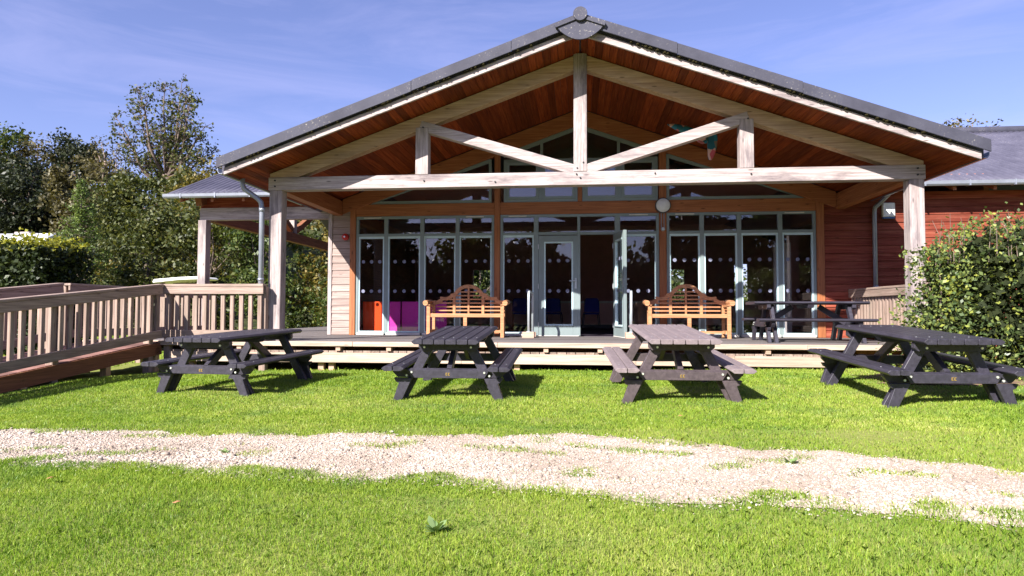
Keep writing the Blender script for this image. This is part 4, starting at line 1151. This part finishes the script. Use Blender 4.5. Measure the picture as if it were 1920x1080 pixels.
def tree(name, base, blobs, label, cat, mat, nclump=90, per=60, clump_r=0.5, leaf=0.22, trunk_r=0.2, trunk_top=None, limbs=14, bark='bark', group=None, flat=0.75, inner=0.45, parts=None, bend=0.0):
    """blobs: (x,y,z,rx,ry,rz) world ellipsoids that hold the crown"""
    root = empty(name, base); tag(root, label, cat, group)
    b = np.array(base)
    vol = np.array([q[3]*q[4]*q[5] for q in blobs])**0.7; vol /= vol.sum()
    cl = []
    for q, v in zip(blobs, vol): cl.append(shell_pts(q[:3], q[3:], max(3, int(nclump*v)), inner))
    cl = np.concatenate(cl)
    cl = cl[cl[:, 2] > b[2]+0.15]
    pts = []
    for c in cl:
        k = int(per*random.uniform(.5, 1.5)); rr = clump_r*random.uniform(.55, 1.35)
        pts.append(c[None] + rng.normal(0, 1, (k, 3))*np.array([rr, rr, rr*flat])*0.55)
    pts = np.concatenate(pts); pts = pts[pts[:, 2] > b[2]+0.03]
    V, Pq = leaves(pts, leaf)
    np_mesh('crown', V-b[None], Pq, M[mat], root)
    top = np.array(trunk_top) if trunk_top is not None else np.array(blobs[0][:3])
    m = MB()
    tp = [b+(top-b)*t + np.array([math.sin(t*5+bend)*0.06, math.cos(t*4)*0.06, 0])*np.linalg.norm(top-b)*0.4*t for t in np.linspace(0, 1, 6)]
    tp[0] = b - np.array([0, 0, 0.3])
    m.tube([tuple(p) for p in tp], [trunk_r*(1-0.13*i) for i in range(6)], 9)
    idx = rng.choice(len(cl), min(limbs, len(cl)), replace=False)
    for i in idx:
        t = random.uniform(.35, 1.0); k = min(4, int(t*5)); s0 = tp[k]+(tp[min(5, k+1)]-tp[k])*(t*5-k if k < 5 else 0)
        e = cl[i]; mid = (s0+e)/2 + np.array([random.uniform(-.1,.1), random.uniform(-.1,.1), -0.06])*np.linalg.norm(e-s0)
        r0 = trunk_r*(0.55-0.2*t)
        m.tube([tuple(s0), tuple(mid), tuple(e)], [r0, r0*.6, r0*.15], 6)
    m.v = [tuple(np.array(p)-b) for p in m.v]
    m.build('trunk', M[bark], root, local=True, smooth=True)
    return root
# placing helper: a point seen by the lens at a distance, turned once into a world position (numbers below are world metres)
def hh(z): return z + C

# distant wooded hill behind the left side
xs = np.linspace(-140, 40, 61); ys = np.linspace(34, 170, 40)
def hz(X, Y):
    f_ = sm(34, 70, Y)*(1-sm(130, 170, Y))*sm(-140, -100, X)*(1-sm(-30, 35, X))
    return -1.2 + f_*(12.0 + 1.6*np.sin(X*.16)+1.2*np.sin(Y*.21+X*.1))
V, P = grid(xs, ys, hz)
tag(np_mesh('hill', V, P, M['hill'], smooth=True), kind='structure')
def hb(x, y): return float(hz(np.array(x), np.array(y)))+C if y > 34 else float(gz(x, y))+C

G1 = 'trees on the slope behind the veranda'
# x, y, crown centre z (world), radii
def T(name, x, y, blobs, label, mat, **kw):
    tree(name, (x, y, hb(x, y)), [(x+q[0], y+q[1], q[2]+C)+tuple(q[3:]) for q in blobs], label, kw.pop('cat', 'tree'), mat, group=G1, **kw)
def ash():
    x, y = -28.7, 42.5; b = np.array((x, y, hb(x, y)))
    root = empty('ash_tree', tuple(b)); tag(root, 'tall open ash tree with bare showing limbs rising above the wood', 'tree', G1)
    m = MB(); pts = []; fork = np.array((0.0, 0, 9.6+C-b[2]))
    m.tube([(0,0,-.3), (0.1,0,fork[2]*.5), tuple(fork)], [0.42,0.36,0.30], 10)
    ends = [(-3.7,13.5),(-3.2,12.3),(-2.3,14.4),(-1.3,15.4),(-0.5,16.4),(0.1,14.4),(0.9,15.2),(1.6,16.0),(2.3,15.0),(3.0,14.0),(3.6,12.9),(3.5,11.5),(-2.9,11.0),(2.9,10.4),(-1.9,12.7),(1.2,12.9),(3.9,10.6),(0.4,12.4)]
    for ex, ez in ends:
        ex = ex*.84-.35
        e = np.array((ex+0.25, random.uniform(-1.8,1.8), ez+C-b[2])); st = fork + np.array((ex*.05, 0, random.uniform(-1.2,.3)))
        c1 = st + (e-st)*0.4 + np.array((ex*.12, random.uniform(-.3,.3), -.25)); c2 = st+(e-st)*.72+np.array((random.uniform(-.25,.25), 0, random.uniform(-.1,.25)))
        P4 = [st, c1, c2, e]
        r0 = random.uniform(.10,.17)
        m.tube([tuple(p) for p in P4], [r0, r0*.62, r0*.36, r0*.1], 7)
        L = np.linalg.norm(e-st)
        for k in range(int(7+L*3.2)):
            t = random.uniform(.22, 1.0); sg = min(2, int(t*3)); p = P4[sg]+(P4[sg+1]-P4[sg])*(t*3-sg)
            d_ = np.array((random.gauss(0,.95)+0.3*np.sign(ex), random.gauss(0,.7), random.gauss(.55,.5))); d_ /= np.linalg.norm(d_)
            l = random.uniform(.45, 1.3)*(1.15-.5*t)
            q = p+d_*l; mid = p+d_*l*.5+np.array((random.gauss(0,.06), random.gauss(0,.06), -.04))
            m.tube([tuple(p), tuple(mid), tuple(q)], [0.035,0.022,0.008], 5)
            for w in range(2):
                d2 = d_+np.array((random.gauss(0,.7), random.gauss(0,.6), random.gauss(0,.5))); q2 = mid+d2/np.linalg.norm(d2)*l*.55
                m.tube([tuple(mid), tuple(q2)], [0.016,0.006], 4)
                n_ = random.randint(1, 5); pts.append(q2[None]+rng.normal(0, .12, (n_, 3)))
            n_ = random.randint(2, 9)
            pts.append(q[None]*1.0 + rng.normal(0, .17, (n_, 3)))
    for k in range(16): pts.append(np.array((random.gauss(0,.45), random.gauss(0,.35), fork[2]+random.uniform(-3.2, 1.6)))[None]+rng.normal(0, .22, (34, 3)))
    V, Pq = leaves(np.concatenate(pts), 0.22, 0.6)
    np_mesh('crown', V, Pq, M['leaf_olive'], root)
    m.build('trunk', M['bark'], root, local=True, smooth=True)
ash()
T('tree', -53.5, 53.5, [(0,0,14.3,4.0,3.5,3.2),(-2,0,9.5,4.5,3.5,4.5)], 'green rounded tree at the far left top of the wood', 'leaf_green', nclump=130, per=120, clump_r=0.9, leaf=0.35, trunk_r=0.4)
T('tree', -49.0, 54.0, [(0,0,12.8,2.4,2.5,3.0),(0.5,0,9.5,3.0,2.5,3.5)], 'thin brown leaved tree between two green crowns on the slope', 'leaf_brown', nclump=70, per=67, clump_r=0.8, leaf=0.30, trunk_r=0.3, limbs=30, bark='bark_pale')
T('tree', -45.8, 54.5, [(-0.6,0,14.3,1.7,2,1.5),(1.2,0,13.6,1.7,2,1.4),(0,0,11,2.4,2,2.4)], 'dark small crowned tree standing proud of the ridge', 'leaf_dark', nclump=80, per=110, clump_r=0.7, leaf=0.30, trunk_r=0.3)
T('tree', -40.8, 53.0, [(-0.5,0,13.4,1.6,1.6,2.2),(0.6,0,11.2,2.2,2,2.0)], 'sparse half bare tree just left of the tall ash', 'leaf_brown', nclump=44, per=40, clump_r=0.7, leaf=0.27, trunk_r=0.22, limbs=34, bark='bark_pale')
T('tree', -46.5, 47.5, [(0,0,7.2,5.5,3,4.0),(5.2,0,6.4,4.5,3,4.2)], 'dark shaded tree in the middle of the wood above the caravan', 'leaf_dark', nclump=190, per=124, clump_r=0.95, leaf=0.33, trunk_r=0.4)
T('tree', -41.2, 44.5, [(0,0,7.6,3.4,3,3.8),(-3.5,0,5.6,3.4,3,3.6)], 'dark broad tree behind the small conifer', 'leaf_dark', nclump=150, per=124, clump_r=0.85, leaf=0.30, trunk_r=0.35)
T('tree', -35.4, 44.0, [(0,0,8.4,3.2,3,2.8),(1.5,0,5.5,3.4,3,3.4)], 'brownish tree below the sparse one on the slope', 'leaf_brown', nclump=120, per=110, clump_r=0.8, leaf=0.28, trunk_r=0.3, limbs=26, bark='bark_pale')
T('tree', -28.6, 40.5, [(0,0,6.9,3.6,3,2.5),(3.0,0,6.6,3.2,3,2.5),(0.5,0,4.4,4.4,3,3.2)], 'olive green tree under the tall ash', 'leaf_olive', nclump=170, per=120, clump_r=0.75, leaf=0.27, trunk_r=0.3)
T('tree', -22.6, 38.5, [(0,0,7.2,3.0,3,2.4),(2.2,0,6.2,2.6,3,2.2),(0,0,3.8,3.6,3,3.0)], 'yellowing tree above the veranda roof edge', 'leaf_autumn', nclump=150, per=120, clump_r=0.7, leaf=0.24, trunk_r=0.28)
G2 = 'shrubs behind the deck'
def SH(x, y, blobs, label, mat, **kw):
    kw.setdefault('nclump', 150); kw.setdefault('per', 62); kw.setdefault('clump_r', 0.5); kw.setdefault('leaf', 0.20); kw.setdefault('trunk_r', 0.12); kw.setdefault('limbs', 10)
    tree('shrub', (x, y, hb(x, y)), [(x+q[0], y+q[1], q[2]+C)+tuple(q[3:]) for q in blobs], label, 'shrub', mat, group=G2, **kw)
SH(-21.0, 30.0, [(0,0,2.4,2.3,1.8,2.6),(-0.8,0,0.6,2.4,1.8,1.6),(1.0,0,4.0,1.6,1.5,1.4)], 'tall olive shrub right of the small conifer', 'leaf_olive')
SH(-17.6, 29.5, [(0,0,2.6,2.3,1.8,2.8),(0.4,0,4.6,1.6,1.5,1.3),(-.4,0,.6,2.2,1.8,1.6)], 'olive and yellow shrub left of the veranda post', 'leaf_olive')
SH(-14.2, 29.0, [(0,0,2.4,2.2,1.8,2.6),(0.5,0,.5,2.2,1.8,1.6),(-.6,0,4.2,1.4,1.4,1.2)], 'green shrub seen between the veranda post and porch post', 'leaf_green')
SH(-10.8, 30.0, [(0,0,2.6,2.3,1.8,2.8),(-.5,0,.6,2.2,1.8,1.6)], 'autumn tinted shrub seen under the veranda truss', 'leaf_autumn')
SH(-7.4, 31.0, [(0,0,2.4,2.2,1.8,2.8),(0.6,0,.6,2.0,1.8,1.6)], 'dark green shrub beyond the clad wall corner', 'leaf_green')
SH(-24.6, 31.5, [(0,0,1.2,1.8,1.6,1.8),(0.8,0,.3,1.8,1.5,1.2)], 'pale straw coloured bush behind the conifer', 'leaf_autumn', nclump=90)
SH(3.2, 30.0, [(0,0,1.6,2.6,1.8,2.4),(2.6,0,1.5,2.4,1.8,2.3)], 'green shrub seen through the rear windows on the right', 'leaf_green', nclump=110)
SH(-4.6, 30.5, [(0,0,1.6,2.0,1.8,2.4),(-1.0,0,1.5,1.6,1.8,2.3)], 'green shrub seen through the rear window on the left', 'leaf_green', nclump=100)
SH(-19.4, 24.0, [(0,0,0.2,1.5,1.0,0.9),(-1.5,0,-.1,1.2,1.0,0.7)], 'low bramble mound left of the white shelter', 'leaf_olive', nclump=70, leaf=0.13, clump_r=0.35)
SH(-9.6, 25.5, [(0,0,0.4,1.3,1.0,1.1),(1.5,0,.2,1.2,1.0,0.9)], 'low bright bush behind the distant railings', 'leaf_green', nclump=80, leaf=0.13, clump_r=0.35)
# conifer
def conifer():
    x, y = -22.6, 27.4; b = np.array((x, y, hb(x, y)))
    root = empty('conifer', tuple(b)); tag(root, 'small feathery conifer beside the caravan in front of the dark wood', 'tree')
    pts = []; H = 6.9
    m = MB(); m.tube([(0,0,-.3),(0,0,H*.5),(0,0,H)], [0.14,0.08,0.01], 8)
    for k in range(240):
        t = random.random()**0.8; z = 0.3+t*(H-0.35); L = (1-t)*2.5*random.uniform(.75, 1.15)+0.1; a = random.uniform(0, 6.283)
        e = np.array((math.cos(a)*L, math.sin(a)*L, z-0.12*L+0.1))
        m.tube([(0,0,z), tuple(e*0.5+np.array((0,0,z*0.5))), tuple(e)], [0.02,0.013,0.004], 5)
        n = int(40*L)+8
        s = rng.uniform(.25, 1, n)[:, None]
        pts.append(np.array((0,0,z))[None]*(1-s)+e[None]*s + rng.normal(0, .075, (n, 3)))
    V, Pq = leaves(np.concatenate(pts), 0.13, 0.4)
    np_mesh('crown', V, Pq, M['leaf_conifer'], root)
    m.build('trunk', M['bark'], root, local=True, smooth=True)
conifer()

# leaf hedge helper: box-like hedge with an uneven surface
def hedge(name, x0, x1, y0, y1, z0, z1, n, leaf, mat, label, tips=None, ntips=0, rough=0.16, core='leaf_core', sprigs=0, ends=0.35, group=None):
    root = empty(name, ((x0+x1)/2, (y0+y1)/2, float(gz((x0+x1)/2, (y0+y1)/2))+C)); tag(root, label, 'hedge', group)
    b = np.array(root.location)
    def surf(n, depth):
        X = rng.uniform(x0, x1, n); Y = rng.uniform(y0, y1, n); Z = rng.uniform(z0, z1, n)
        f_ = rng.uniform(0, 1, n); aw, ad, ah = x1-x0, y1-y0, z1-z0
        Af, As, At = aw*ah, ad*ah, aw*ad*0.9; tot = Af*1.3+2*As+At
        p1, p2, p3 = Af/tot, (Af*1.3)/tot, (Af*1.3+As)/tot
        dd = rng.exponential(depth, n)
        wv = rough*(np.sin(X*2.3+Z*1.7)*np.sin(Z*3.1+X*0.9+Y) + 0.6*np.sin(X*5.7+Z*4.3)+0.4*np.sin(Z*9+X*7))
        fr = f_ < p1; bk = (f_ >= p1) & (f_ < p2); lf = (f_ >= p2) & (f_ < p3); rt_ = (f_ >= p3) & (f_ < p3+As/tot); tp_ = f_ >= p3+As/tot
        Y = np.where(fr, y0+dd-wv, Y); Y = np.where(bk, y1-dd+wv, Y); X = np.where(lf, x0+dd-wv, X); X = np.where(rt_, x1-dd+wv, X); Z = np.where(tp_, z1-dd+wv*1.2, Z)
        # rounded shoulders
        k = np.clip((Z-(z1-ends))/ends, 0, 1)**2
        Y = np.where(fr, Y+k*ends*.8, Y); X = np.where(lf, X+k*ends*.8, X)
        return np.stack([X, Y, Z+C], 1)
    V, Pq = leaves(surf(n, 0.07), leaf, 0.66, 0.35)
    np_mesh('crown', V-b, Pq, M[mat], root)
    # twiggy inner mass
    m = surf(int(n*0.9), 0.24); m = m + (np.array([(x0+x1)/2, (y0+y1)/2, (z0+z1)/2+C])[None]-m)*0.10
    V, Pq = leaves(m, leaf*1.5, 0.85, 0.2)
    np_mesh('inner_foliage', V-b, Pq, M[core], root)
    st = MB()
    for k in range(int((x1-x0)/0.35)):
        x = x0+0.2+k*0.35; y = (y0+y1)/2+random.uniform(-.15,.15)
        st.tube([(x, y, z0-0.15), (x+random.uniform(-.1,.1), y+random.uniform(-.2,.2), (z0+z1)/2), (x+random.uniform(-.3,.3), y+random.uniform(-.3,.3), z1-.1)], [0.03,0.02,0.006], 6)
    tp = []
    for k in range(sprigs):
        x = random.uniform(x0+0.1, x1-0.2); y = random.uniform(y0+0.1, (y0+y1)/2+.2); h = random.uniform(.12, .42)*(1.3 if random.random() < .2 else 1)
        e = (x+random.uniform(-.12,.12), y+random.uniform(-.1,.1), z1+h)
        st.tube([(x, y, z1-0.25), ((x+e[0])/2+.02, y, z1+h*.4), e], [0.006,0.004,0.002], 5)
        for q in range(int(5+h*15)):
            s = random.random(); tp.append((x+(e[0]-x)*s+random.gauss(0,.03), y+(e[1]-y)*s+random.gauss(0,.03), z1-0.2+(h+0.2)*s+C))
    if tp:
        V, Pq = leaves(np.array(tp), leaf*0.95, 0.66, 0.3); tag(np_mesh('shoots', V-b, Pq, M[mat], root), kind='stuff')
    if ntips:
        X = rng.uniform(x0, x1, ntips); Y = rng.uniform(y0, y1, ntips); Z = z1+rng.normal(0.06, .11, ntips)+0.10*np.sin(X*4)+C
        V, Pq = leaves(np.stack([X, Y, Z], 1), leaf, 0.6, 0.5); np_mesh('new_growth', V-b, Pq, M[tips], root)
    st.build('stems', M['bark'], root)
    return root
hedge('beech_hedge', 4.50, 9.6, 8.25, 9.7, -0.92, 0.88, 30000, 0.054, 'leaf_hedge', 'leafy beech hedge with long sprigs at the right end of the deck', sprigs=75, rough=0.24, ends=1.05)
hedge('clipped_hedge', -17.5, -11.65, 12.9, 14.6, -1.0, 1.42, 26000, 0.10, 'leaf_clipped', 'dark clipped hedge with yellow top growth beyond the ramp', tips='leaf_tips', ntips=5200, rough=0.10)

# twigs over the right roof
tree('tree', (15.0, 27.0, hb(15.0, 27)), [(15.0, 27.0, 6.75+C, 1.5, 1.4, 0.9)], 'thin twiggy treetop showing over the right hand roof ridge', 'tree', 'leaf_brown', nclump=60, per=10, clump_r=0.32, leaf=0.15, trunk_r=0.12, limbs=40, bark='bark_pale')

# trees and hedge across the green behind the viewer (mirrored in the glass)
G3 = 'trees across the green'
for i, (x, y, h, r_, mt, lab) in enumerate(((-30,-30,9.2,4.6,'leaf_olive','olive tree across the green at the far end of the mirrored row'),(-23,-28,8.2,4.4,'leaf_dark','dark spreading tree across the green near the left end of the row'),(-17,-27,9.0,4.2,'leaf_dark','dark round tree across the green, mirrored in the left windows'),(-10,-30,8.2,4.2,'leaf_olive','olive tree across the green, left of the middle'),(-4,-28,8.4,4.0,'leaf_dark','dark tree across the green, mirrored in the closed door'),(2.5,-29,7.2,4.0,'leaf_green','green tree across the green, mirrored right of the open door'),(9,-26,9.7,4.0,'leaf_dark','tall dark tree across the green, mirrored in the right windows'),(15.5,-24,10.5,4.2,'leaf_olive','tall olive tree across the green, mirrored in the last window'),(22,-25,10.2,4.6,'leaf_green','tall green tree at the right end of the mirrored row'))):
    tree('tree', (x, y, hb(x, y)), [(x, y, h*0.58, r_*.8, 2.2, h*0.40), (x+r_*.5, y, h*0.35, r_*.9, 2, h*.33), (x-r_*.5, y, h*0.32, r_*.9, 2, h*.3), (x, y, h*.16, r_*1.1, 2, h*.16)], lab, 'tree', mt, nclump=240, per=60, clump_r=0.85, leaf=0.60, trunk_r=0.25, group=G3)

# weed in the lawn, path weeds, fallen leaves
def weed(x, y, s, n, label):
    r = empty('weed', (x, y, float(gz(x, y))+C)); tag(r, label, 'weed', 'weeds')
    q = MB()
    for k in range(n):
        a = 6.283*k/n+random.uniform(-.3,.3); L = s*random.uniform(.7,1.2); w = L*0.15; up_ = random.uniform(.5, 1.7)
        d_ = np.array((math.cos(a), math.sin(a), up_)); d_ /= np.linalg.norm(d_); sd = np.array((-math.sin(a), math.cos(a), 0))
        vs = []
        for t, ww in ((0,.25),(.35,.8),(.7,1),(1,.05)):
            p = d_*L*t + np.array((0,0,-L*.25*t*t)); vs += [tuple(p-sd*w*ww), tuple(p+sd*w*ww)]
        q.add(vs, [(0,1,3,2),(2,3,5,4),(4,5,7,6)])
    q.build('leaves', M['weed'], r, local=True)
weed(-0.632, 2.86, 0.095, 15, 'pale leafy weed rosette in the near lawn')
weed(-2.40, 4.25, 0.06, 9, 'reddish weed on the gravel left of the middle')
weed(1.35, 4.35, 0.085, 10, 'spreading weed on the gravel toward the right')
for i, (x, y, lab) in enumerate(((-1.93, 3.0, 'brown fallen leaf on the near grass, left of the weed'), (-2.9, 3.35, 'pale fallen leaf close to the lower path edge'), (0.9, 5.9, 'dry fallen leaf on the grass beyond the path'))):
    r = empty('fallen_leaf', (x, y, float(gz(x, y))+C+0.035)); tag(r, lab, 'leaf', 'fallen leaves')
    MB().add([(-.03,0,0),(0,-.016,.006),(.012,-.018,.012),(.034,0,.014),(.01,.02,.004),(-.012,.014,.008)], [(0,1,2,3),(0,3,4,5)]).build('blade', M['dry_leaf'], r, local=True)

# ------------------------------------------------------------------ far objects left
r = empty('shelter', (-12.95, 20.4, -0.96+C)); tag(r, 'open shelter with flat white roof beyond the deck railing', 'shelter')
q = MB().prism([(-13.85, 0.96), (-13.80, 1.06), (-12.9, 1.13), (-12.2, 1.15), (-12.12, 1.08), (-12.2, 1.05), (-12.9, 1.03), (-13.8, 0.94)], 'y', 19.9, 20.9); q.build('roof', M['canvas'], r, bev=0.02)
for x in (-13.6, -12.35):
    for y_ in (20.1, 20.75): MB().box(x-0.05, x+0.05, y_-0.05, y_+0.05, -1.0, 1.0).build('post', M['rail_wood_z'], r)
MB().box(-13.6, -12.35, 20.76, 20.80, 0.7, 0.98).build('side_board', M['rail_wood_x'], r)
r = empty('caravan', (-33.2, 36.8, -0.96+C)); tag(r, 'white caravan with pale roof showing above the clipped hedge', 'caravan')
pr = [(35.7, 0.0), (38.1, 0.0), (38.15, 4.0), (37.9, 4.62), (37.2, 4.78), (36.4, 4.76), (35.8, 4.5), (35.65, 3.9)]
MB().prism(pr, 'x', -36.4, -31.7).build('body', M['caravan'], r, bev=0.08)
MB().box(-35.6, -33.4, 35.60, 35.66, 3.2, 4.1).build('window', M['glass'], r)
MB().box(-34.6, -33.6, 36.6, 37.3, 4.78, 4.9).build('roof_light', M['pale_board'], r, bev=0.03)
q = MB()
for x in (-34.6, -33.8): q.tube([(x, 35.75, -0.6), (x, 35.95, -0.6)], 0.34, 16)
q.build('wheel', M['black'], r)
MB().box(-36.2, -31.9, 35.8, 38.0, -0.7, 0.0).build('skirt', M['pale_board'], r)
